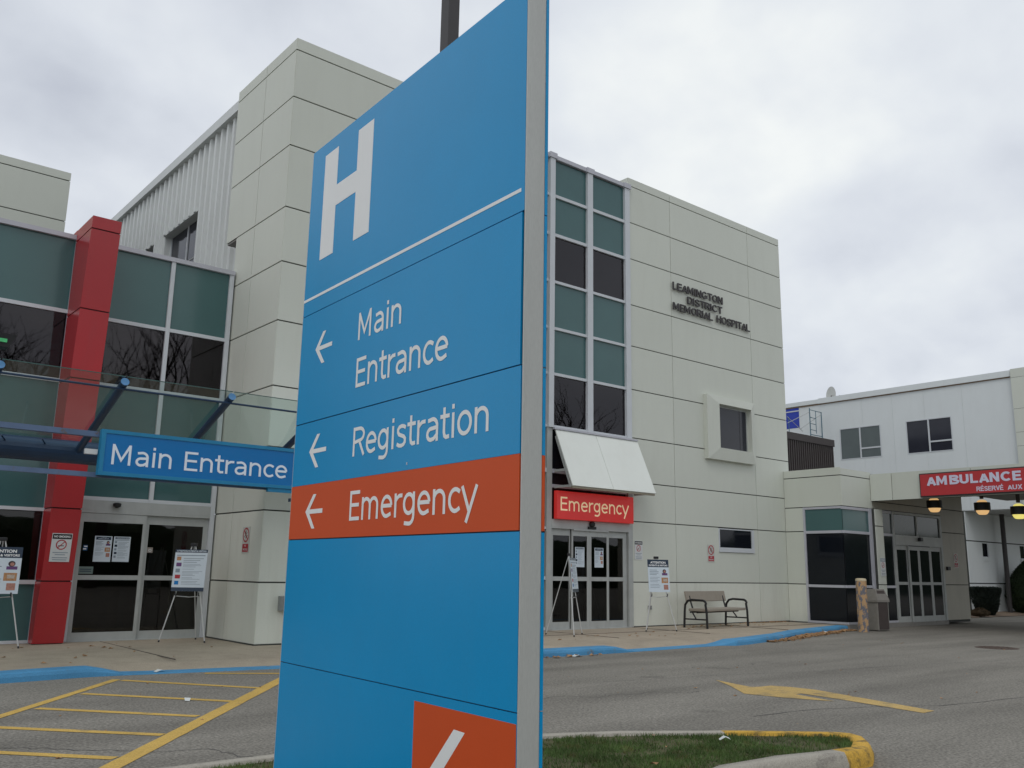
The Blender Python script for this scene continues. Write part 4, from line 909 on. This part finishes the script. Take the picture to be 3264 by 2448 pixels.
for (y0, y1, bl) in [(21.14, 23.23, BLIND), (17.83, 19.91, DARKG)]:
    f = MB(); z0, z1 = 7.0, 8.52
    for (a, b, c, d) in [(y0, y0+.04, z0, z1), (y1-.05, y1, z0, z1), (y0+.04, y1-.05, z0, z0+.04), (y0+.04, y1-.05, z1-.04, z1)]: f.box(39.985, 40.028, a, b, c, d)
    ym = y0+1.0; f.box(39.985, 40.028, ym, ym+0.07, z0+.04, z1-.04); f.box(39.985, 40.028, y0+.04, ym, 7.44, 7.51)
    win = f.build('window', ALUL, wg)
    MB().box(40.01, 40.02, ym+.07, y1-.05, z0+.04, z1-.04).build('pane', bl, win); MB().box(40.01, 40.02, y0+.04, ym, 7.51, z1-.04).build('pane', bl, win); MB().box(40.01, 40.02, y0+.04, ym, z0+.04, 7.44).build('pane', bl, win)
# lower storey set back under the overhang
YL = 17.6
MB().box(40.0, 60, YL+.03, 34, 0.0, 4.35).build('lower_storey_core', JOINT, wg)
WL = [(41.45, 42.06, 2.42, 3.02), (45.4, 46.0, 2.42, 3.02)]
facade(wg, 'y', YL, [40.0, 43.6, 47.2, 50.8, 60], [0.03, 1.30, 3.09, 4.35], WING, gh=0.05, gv=0.008, holes=WL)
for (x0, x1, z0, z1) in WL:
    f = MB(); f.box(x1-.12, x1, YL-.01, YL+.028, z0, z1); f.box(x0, x1-.12, YL-.005, YL+.028, z0-0.0, z0+.03); win = f.build('window', ALUL, wg)
    MB().box(x0, x1-.12, YL+.005, YL+.02, z0+.03, z1).build('pane', DARKW, win); MB().box(x0-.02, x1+.02, YL-.04, YL-.001, z0-.16, z0-.002).build('sill', WING, win)
MB().box(40.05, 60, 13.0, YL, 4.33, 4.352).build('soffit', SOFFITL, wg)
tag(MB().tube([(42.75, 17.2, 0.0), (42.75, 17.2, 4.33)], 0.10, 10).build('drain_pipe', BRONZE), 'dark drain pipe standing against the white wall right of the ambulance bay', 'pipe')
fw_ = thing('covered_window', 'window opening covered with blue protective film high on the white wing', 'window', (40, 25.8, 8.8), world=True)
MB().box(39.99, 40.02, 25.41, 26.2, 8.84, 9.67).build('film', TARP, fw_); MB().box(39.99, 40.02, 25.41, 26.2, 9.73, 9.86).build('film', TARP, fw_); MB().box(39.97, 40.02, 25.41, 26.2, 9.672, 9.728).build('frame', ALUL, fw_)
ds = thing('satellite_dish', 'pale round satellite dish on the roof of the white wing', 'satellite dish', (41.5, 24.4, 10.1), R(62))
dm = MB(); n = 24; vs_ = []; fs = []
for j in range(5):
    r = 0.46*j/4
    for k in range(n): vs_.append((r*math.cos(2*math.pi*k/n), 0.30*(r*r), 0.46+r*math.sin(2*math.pi*k/n)))
for j in range(4):
    for k in range(n): fs.append((j*n+k, j*n+(k+1) % n, (j+1)*n+(k+1) % n, (j+1)*n+k))
dm.add(vs_, fs); dm.build('reflector', DISHM, ds, smooth=True)
MB().tube([(0, 0.0, -0.1), (0, 0.05, 0.45)], 0.03, 8).build('mast', BRONZE, ds); MB().tube([(0, -0.02, 0.1), (0, -0.42, 0.5)], 0.012, 6).build('feed_arm', BRONZE, ds)
bs = thing('roof_screen', 'dark brown ribbed metal screen on the roof between the block and the white wing', 'roof screen', (32, 20, 4.66), world=True)
MB().box(27.0, 33.88, 20.05, 23.5, 4.66, 6.85).build('screen_core', BROWN, bs)
MB().box(26.95, 33.93, 19.96, 20.03, 6.74, 7.02).build('cap_rail', BROWN, bs)
MB().box(26.95, 33.93, 20.031, 23.55, 6.86, 7.02).build('cap_rail', BROWN, bs)
x = 27.05
while x < 33.85: MB().box(x, x+0.07, 19.99, 20.049, 4.7, 6.73).build('rib', BROWN, bs); x += 0.15
sf = thing('scaffold', 'blue green scaffold frame with cross braces standing on the roof by the white wing', 'scaffold', (39, 24, 6.9), world=True)
MB().tube([(38.70, 24, 6.9), (38.70, 24, 9.5)], 0.025, 8).build('standard', SCAF, sf); MB().tube([(39.72, 24, 6.9), (39.72, 24, 9.42)], 0.025, 8).build('standard', SCAF, sf)
MB().tube([(39.22, 24, 8.3), (39.22, 24, 9.4)], 0.018, 6).build('inner_post', SCAF, sf)
for z in (9.42, 9.05, 8.75, 8.45): MB().tube([(38.70, 24, z), (39.72 if z > 9.3 else 39.22, 24, z-0.02)], 0.016, 6).build('rung', SCAF, sf)
MB().tube([(38.70, 24, 8.2), (39.72, 24, 8.2)], 0.02, 6).build('ledger', SCAF, sf)
for a, b in [((37.1, 24.2, 8.6), (38.70, 24, 9.3)), ((37.1, 24.2, 8.9), (38.2, 24.1, 8.3)), ((38.0, 24.1, 8.4), (39.70, 24, 9.3))]: MB().tube([a, b], 0.014, 6).build('cross_brace', ALUD, sf)
for x in (37.2, 36.2): MB().tube([(x, 24.2, 6.9), (x, 24.2, 8.9)], 0.02, 6).build('standard', SCAF, sf)

# mulch bed, shrubs
mlb = MB(); pts = []
for i in range(40):
    x = 36.8+i*0.6; pts.append((x, 16.2+0.15*mnoise.noise(Vector((x, 0, 0)))))
mlb.add([(*p, 0.02) for p in pts]+[(p[0], YL+0.02, 0.10) for p in pts], [(i, i+1, 40+i+1, 40+i) for i in range(39)])
struct(mlb.build('mulch_bed', MULCH))
def shrub(name, label, cx, cy, prof, m, n_leaf, seed, leaf=0.05):
    T = thing(name, label, 'shrub', (cx, cy, 0.06), group='evergreen shrubs by the far white wall'); rr = random.Random(seed)
    body = MB().lathe([(r*0.90, z) for r, z in prof], n=18); body.build('inner_foliage', m, T)
    v, f = [], []
    for _ in range(n_leaf):
        t = rr.random()*(len(prof)-1); i = min(int(t), len(prof)-2); u = t-i
        r = prof[i][0]*(1-u)+prof[i+1][0]*u; z = prof[i][1]*(1-u)+prof[i+1][1]*u
        a = rr.uniform(0, 6.28); r *= rr.uniform(0.86, 1.05)*(1+0.05*math.sin(3*a+seed)+0.04*math.sin(9*z+a))
        if z > prof[-1][1]*0.97: r *= math.sqrt(rr.random())
        c = Vector((r*math.cos(a), r*math.sin(a), z)); d = Vector((math.cos(a)+rr.gauss(0, .4), math.sin(a)+rr.gauss(0, .4), 0.7+rr.gauss(0, .4))).normalized()
        s_ = d.cross(Vector((rr.gauss(0, 1), rr.gauss(0, 1), rr.gauss(0, 1)))).normalized()*leaf*0.35
        o = len(v); v += [tuple(c-s_), tuple(c+s_), tuple(c+d*leaf*rr.uniform(0.7, 1.5))]; f.append((o, o+1, o+2))
    me = bpy.data.meshes.new('foliage'); me.from_pydata(v, [], f); me.materials.append(m)
    o = bpy.data.objects.new('foliage', me); COL.objects.link(o); o.parent = T
    MB().tube([(0, 0, -0.08), (0, 0, 0.3)], 0.05, 8).build('stem', BARK, T)
shrub('vase_shrub', 'dark clipped shrub widening to a flat top against the far white wall', 39.35, 16.75, [(0.28, 0.0), (0.36, 0.15), (0.46, 0.45), (0.54, 0.8), (0.56, 1.02), (0.50, 1.10)], SHRUBD, 9000, 1)
shrub('cone_shrub', 'tall green egg shaped shrub at the right edge of the photo', 43.85, 16.7, [(0.55, 0.0), (0.85, 0.35), (0.95, 0.8), (0.86, 1.25), (0.58, 1.75), (0.2, 2.15), (0.03, 2.3)], SHRUB, 16000, 2, 0.06)
shrub('low_shrub', 'tiny brown tuft of a shrub at the foot of the canopy pier', 37.9, 16.4, [(0.30, 0.0), (0.36, 0.1), (0.25, 0.2), (0.05, 0.28)], mat('brown_foliage', (0.09, 0.06, 0.03), rough=0.9, var=0.4), 900, 3)

# ================================================================== the tall sign
sg = -0.04295495
d_ = Vector((-math.sin(sg), math.cos(sg), 0)); Np = Vector((1.97867, 2.33477, 0)); SW = 1.878
org = Np+d_*SW
ts = thing('wayfinding_sign', 'tall blue hospital direction sign with a big white H and arrows on the island', 'sign', (org.x, org.y, 0.10), math.atan2(-d_.y, -d_.x))
def Z(z): return z-0.10
MB().box(0.004, SW-0.004, 0.008, 0.090, Z(0.22), Z(3.70)).build('sign_core', mat('sign_core', (0.012, 0.05, 0.09), rough=0.7), ts)
for (z0, z1, x1, m_) in [(2.779, 3.706, SW-0.002, SIGNBLUE), (2.208, 2.775, SW-0.014, SIGNBLUE), (1.894, 2.203, SW-0.008, SIGNBLUE), (1.634, 1.893, SW-0.008, SIGNRED), (1.052, 1.629, SW-0.003, SIGNBLUE), (0.25, 1.048, SW-0.002, SIGNBLUE)]:
    MB().box(0, x1, 0.0, 0.012, Z(z0), Z(z1)).build('sign_panel', m_, ts)
for (z0, z1, m_) in [(2.779, 3.706, SIGNBLUE), (2.208, 2.775, SIGNBLUE), (1.894, 2.203, SIGNBLUE), (1.634, 1.893, SIGNRED), (1.052, 1.629, SIGNBLUE), (0.25, 1.048, SIGNBLUE)]:
    MB().box(0, SW+0.008, 0.0875, 0.100, Z(z0), Z(z1)).build('sign_panel', m_, ts)
pp = MB(); pp.box(SW-0.001, SW+0.006, 0.001, 0.0865, 0, Z(3.706)); pp.box(SW-0.05, SW-0.001, 0.0125, 0.087, 0, Z(3.705)); pp.build('sign_post', POSTALU, ts)
pp = MB(); pp.box(-0.006, 0.001, 0.001, 0.0865, 0, Z(3.706)); pp.box(0.001, 0.05, 0.0125, 0.087, 0, Z(3.705)); pp.build('sign_post', POSTALU, ts)
YP = -0.0012
H = MB()
HP = [(.157, 3.052), (.308, 3.052), (.308, 3.306), (.526, 3.306), (.526, 3.052), (.682, 3.052), (.682, 3.632), (.526, 3.632), (.526, 3.419), (.308, 3.419), (.308, 3.632), (.157, 3.632)]
for (a, b, c, dd) in [(.157, .308, 3.052, 3.632), (.308, .526, 3.306, 3.419), (.526, .682, 3.052, 3.632)]: H.box(a, b, YP, -0.0001, Z(c), Z(dd))
H.build('hospital_letter', WHITEV, ts)
MB().box(0, SW-0.021, YP, -0.0001, Z(2.855), Z(2.869)).build('white_line', WHITEV, ts)
for (s_, x0, x1, z0, z1) in [('Main', .634, 1.024, 2.533, 2.664), ('Entrance', .634, 1.403, 2.308, 2.446), ('Registration', .640, 1.686, 1.955, 2.122), ('Emergency', .640, 1.631, 1.665, 1.836)]:
    sign_word(s_, x0, x1, Z(z0), Z(z1), YP, WHITEV, ts)
def arrow(x, z, s_):
    P0 = [(0, 0), (.079, .082), (.111, .081), (.046, .0105), (.186, .0105), (.186, -.0105), (.046, -.0105), (.111, -.081), (.079, -.082)]
    MB().add([(x+a*s_, YP, Z(z)+b*s_) for a, b in P0], [(0, 1, 2, 3), (0, 3, 6), (3, 4, 5, 6), (0, 6, 7, 8)]).build('arrow', WHITEV, ts)
arrow(.178, 2.572, 1); arrow(.180, 2.054, 1); arrow(.179, 1.762, 1)
MB().box(1.246, SW-0.004, -0.0008, -0.0001, Z(0.385), Z(1.015)).build('red_square', SIGNRED, ts)
arrow(SW-0.53, 0.775, 2.14)
dz = MB(); dz.box(SW-0.757, SW-0.753, -0.004, -0.0001, Z(1.915), Z(1.925)); dz.build('paint_chip', PAPER, ts)

lp = thing('lamp_post', 'square dark bronze lamp post rising behind the tall sign', 'lamp post', (3.56, 5.12, 0.10))
MB().box(-0.05, 0.05, -0.05, 0.05, 0.25, 8.4).build('pole', BRONZE, lp); MB().bbox(-0.2, 0.2, -0.2, 0.2, -0.1, 0.25, 0.02).build('concrete_base', KERBC, lp)
MB().box(-0.04, 0.04, 0.05, 0.5, 8.2, 8.28).build('arm', BRONZE, lp); MB().bbox(-0.18, 0.18, 0.5, 1.05, 8.13, 8.35, 0.03).build('lamp_head', BRONZE, lp)

# ================================================================== small signs
def nosmoke(T, wd, h, black=True):
    MB().box(0, wd, -0.004, 0, 0, h).build('plate', SIGNW, T); yy = -0.0055
    MB().box(0.03*wd, 0.97*wd, yy, -0.0041, 0.80*h, 0.975*h).build('banner', BLACK if black else GREYTX, T)
    text_mb(MB(), 'NO SMOKING', 0.10*wd, 0.90*wd, 0.85*h, 0.925*h, yy-0.001, 0.03).build('lettering', WHITEV, T)
    r = 0.27*wd; cx, cz = 0.5*wd, 0.60*h
    MB().ring(cx, cz, r, r*0.80, yy).build('prohibition_ring', SIGNR, T)
    m = MB(); m.m = None; c45 = math.cos(R(45)); a = r*0.85; b = r*0.08
    m.add([(cx+(-a*c45+b*c45), yy-0.0006, cz+(-a*c45-b*c45)), (cx+(a*c45+b*c45), yy-0.0006, cz+(a*c45-b*c45)), (cx+(a*c45-b*c45), yy-0.0006, cz+(a*c45+b*c45)), (cx+(-a*c45-b*c45), yy-0.0006, cz+(-a*c45+b*c45))], [(0, 1, 2, 3)]); m.build('prohibition_bar', SIGNR, T)
    m = MB(); m.box(cx-r*0.55, cx+r*0.5, yy+0.0003, -0.0041, cz-r*0.28, cz-r*0.14); m.build('cigarette', BLACK, T)
    s = MB()
    for k, (a_, b_) in enumerate([(.12, .88), (.25, .75), (.12, .88), (.15, .85)]): zz = h*(0.31-0.075*k-(0.03 if k > 1 else 0)); s.box(a_*wd, b_*wd, yy, -0.0041, zz, zz+0.028*h)
    s.build('small_print', GREYTX, T)
T = thing('no_smoking_sign', 'white no smoking plate with black banner on the red column', 'sign', (4.01, yfz(1.52)-0.006, 1.52)); T.rotation_euler = (-math.atan(0.1)*-1, 0, 0); nosmoke(T, 0.325, 0.49)
T = thing('no_smoking_sign', 'narrow white no smoking plate on the wall right of the emergency doors', 'sign', (17.885, YE-0.006, 1.84)); nosmoke(T, 0.31, 0.49)
T = thing('no_smoking_sign', 'faded no smoking plate on the slim pier of the ambulance vestibule', 'sign', (26.55, YV-0.148, 1.53)); nosmoke(T, 0.31, 0.54, False)
def redsign(T, s_=1.0, clear=False):
    mm = SIGNW
    if not clear: MB().box(0, 0.31, -0.004, 0, 0, 0.48).build('plate', mat('translucent_plate', (0.56, 0.57, 0.53), rough=0.4), T)
    cx, cz, r = 0.155, 0.33, 0.135; yy = -0.0055
    MB().ring(cx, cz, r, r*0.80, yy).build('prohibition_ring', SIGNR, T)
    a = r*0.85; b = r*0.09; q = math.cos(R(45))
    MB().add([(cx+(-a+b)*q, yy-.0006, cz+(a+b)*q), (cx+(a+b)*q, yy-.0006, cz+(-a+b)*q), (cx+(a-b)*q, yy-.0006, cz+(-a-b)*q), (cx+(-a-b)*q, yy-.0006, cz+(a-b)*q)], [(0, 1, 2, 3)]).build('prohibition_bar', SIGNR, T)
    m = MB(); m.tube([(cx-.06, yy, cz-.04), (cx+.05, yy, cz+.05)], 0.006, 5); m.tube([(cx-.01, yy, cz-.06), (cx+.06, yy, cz-.01)], 0.006, 5); m.tube([(cx-.03, yy, cz+.02), (cx, yy, cz+.08)], 0.006, 5); m.build('pictogram', BLACK, T)
    MB().box(0.03, 0.28, yy, -0.0041, 0.02, 0.165).build('red_label', SIGNR, T)
    t = MB(); text_mb(t, 'NO', 0.11, 0.2, 0.115, 0.15, yy-.001, .02); text_mb(t, 'SMOKING', 0.06, 0.25, 0.045, 0.085, yy-.001, .02); t.build('lettering', SIGNW, T)
T = thing('prohibition_sign', 'red circle prohibition sign with red label on the tower side wall', 'sign', (XT-0.006, 16.42, 1.74), -math.pi/2); redsign(T)
T = thing('prohibition_sign', 'red circle prohibition sign on the block wall above the bench', 'sign', (20.92, YE-0.006, 1.84)); redsign(T, clear=False)
T = thing('prohibition_sign', 'shaded red prohibition sign on the pier beside the ambulance doors', 'sign', (31.75, YV-0.006, 1.85)); redsign(T, clear=False)

# ================================================================== easels
def easel(label, cx, cy, rz, kind, plabel, scale=1.0, bw=0.57, bh=0.77, zb=0.97):
    T = thing('display_easel', label, 'easel', (cx, cy, 0.125), rz, 'white tripod easels holding notices outside the doors')
    ap = Vector((0, 0.10, 1.74))
    for s_ in (-1, 1):
        ft = Vector((s_*0.42, -0.12, 0)); lg = MB().tube([ft, ap+Vector((s_*0.03, 0, 0))], 0.011, 8).build('leg', EASW, T)
        MB().tube([ft-Vector((0, 0, 0.004)), ft+(ap-ft)*0.02], 0.015, 8).build('foot', EASB, lg)
        hp = ft.lerp(ap, 0.49); MB().tube([hp+Vector((0, 0, -0.03)), hp+Vector((0, -0.05, -0.02)), hp+Vector((0, -0.055, 0.035))], 0.011, 6).build('hook', EASB, T)
    ft = Vector((0, 0.62, 0)); lg = MB().tube([ft, ap], 0.010, 8).build('leg', EASW, T); MB().tube([ft-Vector((0, 0, .004)), ft+(ap-ft)*.02], 0.015, 8).build('foot', EASB, lg)
    MB().bbox(-0.06, 0.06, 0.07, 0.13, 1.72, 1.78, 0.012).build('top_clamp', EASB, T)
    l0 = Vector((-0.42, -0.12, 0)).lerp(ap, 0.47); r0_ = Vector((0.42, -0.12, 0)).lerp(ap, 0.47); bk = Vector((0, 0.62, 0)).lerp(ap, 0.47)
    MB().tube([l0, (l0+r0_)/2+Vector((0, 0.1, -0.02)), r0_], 0.008, 6).build('cross_bar', EASW, T)
    # board leans on the easel: a thing of its own
    tilt = math.atan2(0.16, 0.8)
    base = Vector((cx, cy, 0.125))+Matrix.Rotation(rz, 3, 'Z') @ Vector((-bw/2, -0.062, zb-0.125+0.0))
    B = poster('notice_board', plabel, 'notice board', base.x, base.y, base.z, bw, bh, kind, rz, 'notice boards standing on easels')
    B.rotation_euler = (-0.10, 0, rz)
    MB().box(0, bw, 0.0005, 0.006, 0, bh).build('backing_board', PAPER, B)
easel('white tripod easel nearest the main sliding doors, beside the tower', 6.34, 16.92, R(-40), 'helpbig', 'white list board with navy header on the easel beside the tower', bw=0.60, bh=0.76, zb=1.03)
easel('white tripod easel half outside the left edge of the photo', 3.22, 17.05, R(-12), 'attnbig', 'white board with navy banner cut off by the left edge of the photo', bw=0.62, bh=0.76, zb=0.99)
easel('white tripod easel turned sideways left of the emergency doors', 14.22, 14.92, R(34), 'helpbig', 'list board seen nearly edge on before the emergency doors', bw=0.60, bh=0.75, zb=1.06)
easel('white tripod easel against the wall right of the emergency doors', 17.22, 15.05, R(-20), 'attnbig', 'white board with navy banner and woman in purple, right of the emergency doors', bw=0.58, bh=0.78, zb=1.05)

# ================================================================== bench, bollard, bin
bn = thing('park_bench', 'taupe slab bench with black tube arms against the block wall', 'bench', (20.16, 15.59, 0.125), R(8.0))
MB().bbox(-1.06, 1.06, -0.30, 0.22, 0.42, 0.49, 0.02).build('seat', PLANK, bn)
m = MB(); m.m = Matrix.Translation((0, 0.27, 0.66)) @ Matrix.Rotation(R(-12), 4, 'X'); m.bbox(-1.02, 1.02, 0, 0.055, 0, 0.27, 0.015); m.build('backrest', PLANK, bn)
for s_ in (-1, 1):
    x = s_*1.08; pts = [(x, -0.34, 0.0), (x, -0.33, 0.40), (x, -0.30, 0.60)]
    for k in range(6): a = R(180-15*k-10); pts.append((x, -0.22+0.10*math.cos(a), 0.60+0.10*math.sin(a)))
    pts += [(x, 0.10, 0.71), (x, 0.22, 0.68), (x, 0.30, 0.58), (x, 0.32, 0.40), (x, 0.34, 0.0)]
    MB().tube(pts, 0.030, 10).build('arm_frame', BLACK, bn)
    MB().tube([(x, -0.33, 0.22), (x, 0.33, 0.22)], 0.018, 8).build('stretcher', BLACK, bn)
    MB().tube([(x, -0.02, 0.22), (x*0.97, 0.12, 0.41)], 0.018, 8).build('brace', BLACK, bn); MB().tube([(x*0.8, 0.20, 0.45), (x*0.8, 0.31, 0.80)], 0.022, 8).build('back_strut', BLACK, bn)
MB().tube([(-1.08, -0.05, 0.395), (1.08, -0.05, 0.395)], 0.022, 8).build('seat_rail', BLACK, bn)
MB().tube([(-1.08, 0.15, 0.395), (1.08, 0.15, 0.395)], 0.022, 8).build('seat_rail', BLACK, bn)
bo = thing('bollard', 'orange bollard with peeling paint beside the litter bin', 'bollard', (24.12, 13.62, 0))
MB().lathe([(0.145, -0.02), (0.145, 1.38)], n=28).build('post', BOLL, bo); MB().lathe([(0.147, 1.381), (0.147, 1.42), (0.13, 1.445), (0.07, 1.455)], n=28).build('cap', CREAM, bo)
bi = thing('litter_bin', 'square beige litter bin with sloping hood in front of the ambulance vestibule', 'litter bin', (25.02, 13.72, 0), R(-8))
MB().bbox(-0.24, 0.24, -0.24, 0.24, 0.02, 0.80, 0.015).build('body', BINM, bi); MB().box(-0.21, 0.21, -0.252, -0.241, 0.05, 0.79).build('side_panel', BINB, bi)
m = MB().add([(-.27, -.27, .80), (.27, -.27, .80), (.27, .27, .80), (-.27, .27, .80), (-.27, -.27, .86), (.27, -.27, .86), (.27, .27, .86), (-.27, .27, .86), (-.20, -.16, 1.16), (.20, -.16, 1.16), (.20, .2, 1.16), (-.20, .2, 1.16)],
         [(0, 3, 2, 1), (0, 1, 5, 4), (1, 2, 6, 5), (2, 3, 7, 6), (3, 0, 4, 7), (4, 5, 9, 8), (5, 6, 10, 9), (6, 7, 11, 10), (7, 4, 8, 11), (8, 9, 10, 11)]); m.build('hood', BINM, bi)
MB().add([(-.19, -.252, .895), (.19, -.252, .895), (.16, -.178, 1.12), (-.16, -.178, 1.12)], [(0, 1, 2, 3)]).build('flap', BINB, bi)

# ================================================================== leaves and litter
def leaves(name, label, pts, seed, z0f, size=0.035):
    rr = random.Random(seed); v, f = [], []
    for (x, y) in pts:
        z = z0f(x, y); s_ = size*rr.uniform(0.5, 1.3); a = rr.uniform(0, 6.28); c, sn_ = math.cos(a), math.sin(a); o = len(v)
        loc = [(-1, 0, 0), (-.3, -.5, rr.uniform(.1, .6)), (.5, -.45, 0.05), (1, 0, rr.uniform(.1, .5)), (.4, .5, 0.05), (-.4, .45, rr.uniform(.1, .5))]
        v += [(x+s_*(p*c-q*sn_), y+s_*(p*sn_+q*c), z+0.004+s_*r_) for p, q, r_ in loc]; f += [(o, o+1, o+2, o+3), (o, o+3, o+4, o+5)]
    me = bpy.data.meshes.new(name); me.from_pydata(v, [], f); me.materials.append(LEAF); o = bpy.data.objects.new(name, me); COL.objects.link(o); o['kind'] = 'stuff'; tag(o, label, 'leaves')
def ky(x):
    for a, b in zip(KL[:-1], KL[1:]):
        if a[0] <= x <= b[0]: return a[1]+(b[1]-a[1])*(x-a[0])/(b[0]-a[0])
    return 13
rr = random.Random(11); pts = []
for _ in range(1500):
    x = min(24.2, max(18.2, rr.gauss(21.6, 1.5))); pts.append((x, ky(x)-0.03-abs(rr.gauss(0, 0.13))))
for _ in range(14): x = rr.uniform(11, 12.4); pts.append((x, ky(x)-0.05-abs(rr.gauss(0, .12))))
leaves('fallen_leaves', 'dry brown leaves gathered along the foot of the blue kerb', pts, 1, lambda x, y: 0.012*abs(math.sin(x*37+y*91)), 0.062)
pts = [(rr.uniform(1.5, 7), rr.uniform(13.8, 17.2)) for _ in range(26)]+[(rr.gauss(14.2, 1.3), rr.gauss(14.4, .5)) for _ in range(22)]+[(rr.gauss(20.6, 1.3), 16.25-abs(rr.gauss(0, .5))) for _ in range(46)]+[(rr.gauss(23.6, .7), 16.38-abs(rr.gauss(0, .10))) for _ in range(110)]
pts = [p for p in pts if p[1] < 16.40 or p[0] < 6.9]
leaves('scattered_leaves', 'dry leaves scattered over the concrete sidewalk and against the wall', pts, 2, lambda x, y: 0.125, 0.042)
pts = [(rr.uniform(8.3, 22), rr.uniform(5, 12)) for _ in range(36)]+[(rr.uniform(1.5, 7), rr.uniform(8, 12.8)) for _ in range(18)]
leaves('road_debris', 'small leaf scraps scattered on the asphalt', pts, 3, lambda x, y: 0.0, 0.026)
leaves('lawn_leaves', 'few pale leaves lying in the island grass', [(5.9, 5.1), (6.9, 4.95), (4.7, 5.6), (5.3, 4.7), (6.2, 5.5), (4.2, 5.9)], 4, lambda x, y: 0.13, 0.03)
def scrap(label, x, y, z, s_, rz):
    m = MB(); m.m = Matrix.Translation((x, y, z)) @ Matrix.Rotation(rz, 4, 'Z')
    m.add([(-s_, -s_*.4, 0), (0, -s_*.5, .025), (s_, -s_*.3, .002), (s_*.9, s_*.4, .015), (0, s_*.45, .03), (-s_*.9, s_*.35, .004)], [(0, 1, 4, 5), (1, 2, 3, 4)])
    tag(m.build('litter', LITTER), label, 'litter')
scrap('crumpled white litter scrap on the blue flush kerb before the main doors', 4.72, 13.42, 0.02, 0.09, 0.4)
scrap('white litter scrap inside the yellow hatched area', 4.05, 10.55, 0.006, 0.07, 1.2)
scrap('pale litter scrap lying in the island grass', 6.55, 5.02, 0.135, 0.05, -0.5)
scrap('white litter scrap among the leaves along the right kerb', 22.35, 13.72, 0.03, 0.08, 0.2)
scrap('white litter scrap in the gutter just right of the tall sign', 11.75, 12.22, 0.01, 0.12, 0.1)

# ---- hedges added out of view to darken the low reflections in the door glass
def blocker(label, a, b, h, seed):
    a = Vector(a); b = Vector(b); L = (b-a).length; d = (b-a).normalized(); nn = Vector((-d.y, d.x)); n = int(L/0.8); m = MB(); vs_ = []; fs = []
    for i in range(n+1):
        p = a+d*L*i/n
        for j, (o, z) in enumerate([(-1.2, 0), (-1.4, 0.5), (-1.2, 0.85), (-0.5, 1.0), (0.5, 1.0), (1.2, 0.85), (1.4, 0.5), (1.2, 0)]):
            k = 1+0.22*mnoise.noise(Vector((i*0.35, j*0.8, seed)))+0.12*mnoise.noise(Vector((i*1.3, j*2, seed)))
            q = p+nn*o*k; vs_.append((q.x, q.y, h*z*k))
    for i in range(n):
        for j in range(7): fs.append((i*8+j, (i+1)*8+j, (i+1)*8+j+1, i*8+j+1))
    m.add(vs_, fs); T = tag(m.build('blocker', SHRUB, smooth=False), label, 'blocker')
blocker('added unseen long dark hedge across the street behind the viewer', (-45, -31), (76, -31), 4.2, 3.0)
blocker('added unseen dark hedge closing the lot beyond the right edge of the photo', (76, -31), (76, 21), 5.0, 8.0)

# ================================================================== bare trees across the street, behind the viewer (seen mirrored in the glass)
def bare_tree(label, x, y, h, seed):
    rr = random.Random(seed); T = thing('bare_tree', label, 'tree', (x, y, 0), group='bare trees across the street')
    tk = MB(); br = MB()
    def grow(p, d, L, r, lev):
        n = 3; pts = [p]; dd = d.copy()
        for _ in range(n):
            dd = (dd+Vector((rr.gauss(0, .12), rr.gauss(0, .12), rr.gauss(0.03, .08)))).normalized(); pts.append(pts[-1]+dd*L/n)
        (tk if lev == 0 else br).tube(pts, r, 5 if lev < 2 else 3, cap=False, r2=r*0.62)
        if lev >= 6: return
        for k in range(3 if lev < 4 else 2):
            q = pts[rr.choice((1, 2, 3, 3))] if lev else pts[rr.choice((2, 3, 3))]
            a = rr.uniform(0, 6.28); s_ = rr.uniform(0.35, 0.85); ax = Vector((math.cos(a), math.sin(a), 0.15))
            grow(q, (dd+ax*s_).normalized(), L*rr.uniform(0.62, 0.8), r*0.55, lev+1)
    grow(Vector((0, 0, 0)), Vector((0, 0, 1)), h*0.33, h*0.022, 0)
    tk.build('trunk', BARK, T); br.build('branches', BARK, T)
for i, (x, y, h) in enumerate([(13.0, -22, 19), (16.5, -25, 20), (9.5, -21, 18), (5.5, -20, 16), (22, -24, 21), (50, -24, 20)]):
    bare_tree(['bare tree mirrored in the entrance glass, second from the left of the far row', 'bare tree standing mid row across the street behind the viewer', 'bare tree with wide crown right of the mid row across the street', 'smallest bare tree at the left end of the row across the street', 'tallest bare tree toward the right of the row across the street', 'bare tree far to the right, apart from the row across the street'][i], x, y, h, 20+i)

for o in bpy.data.objects:
    for k in ('_w', '_o'):
        if k in o: del o[k]
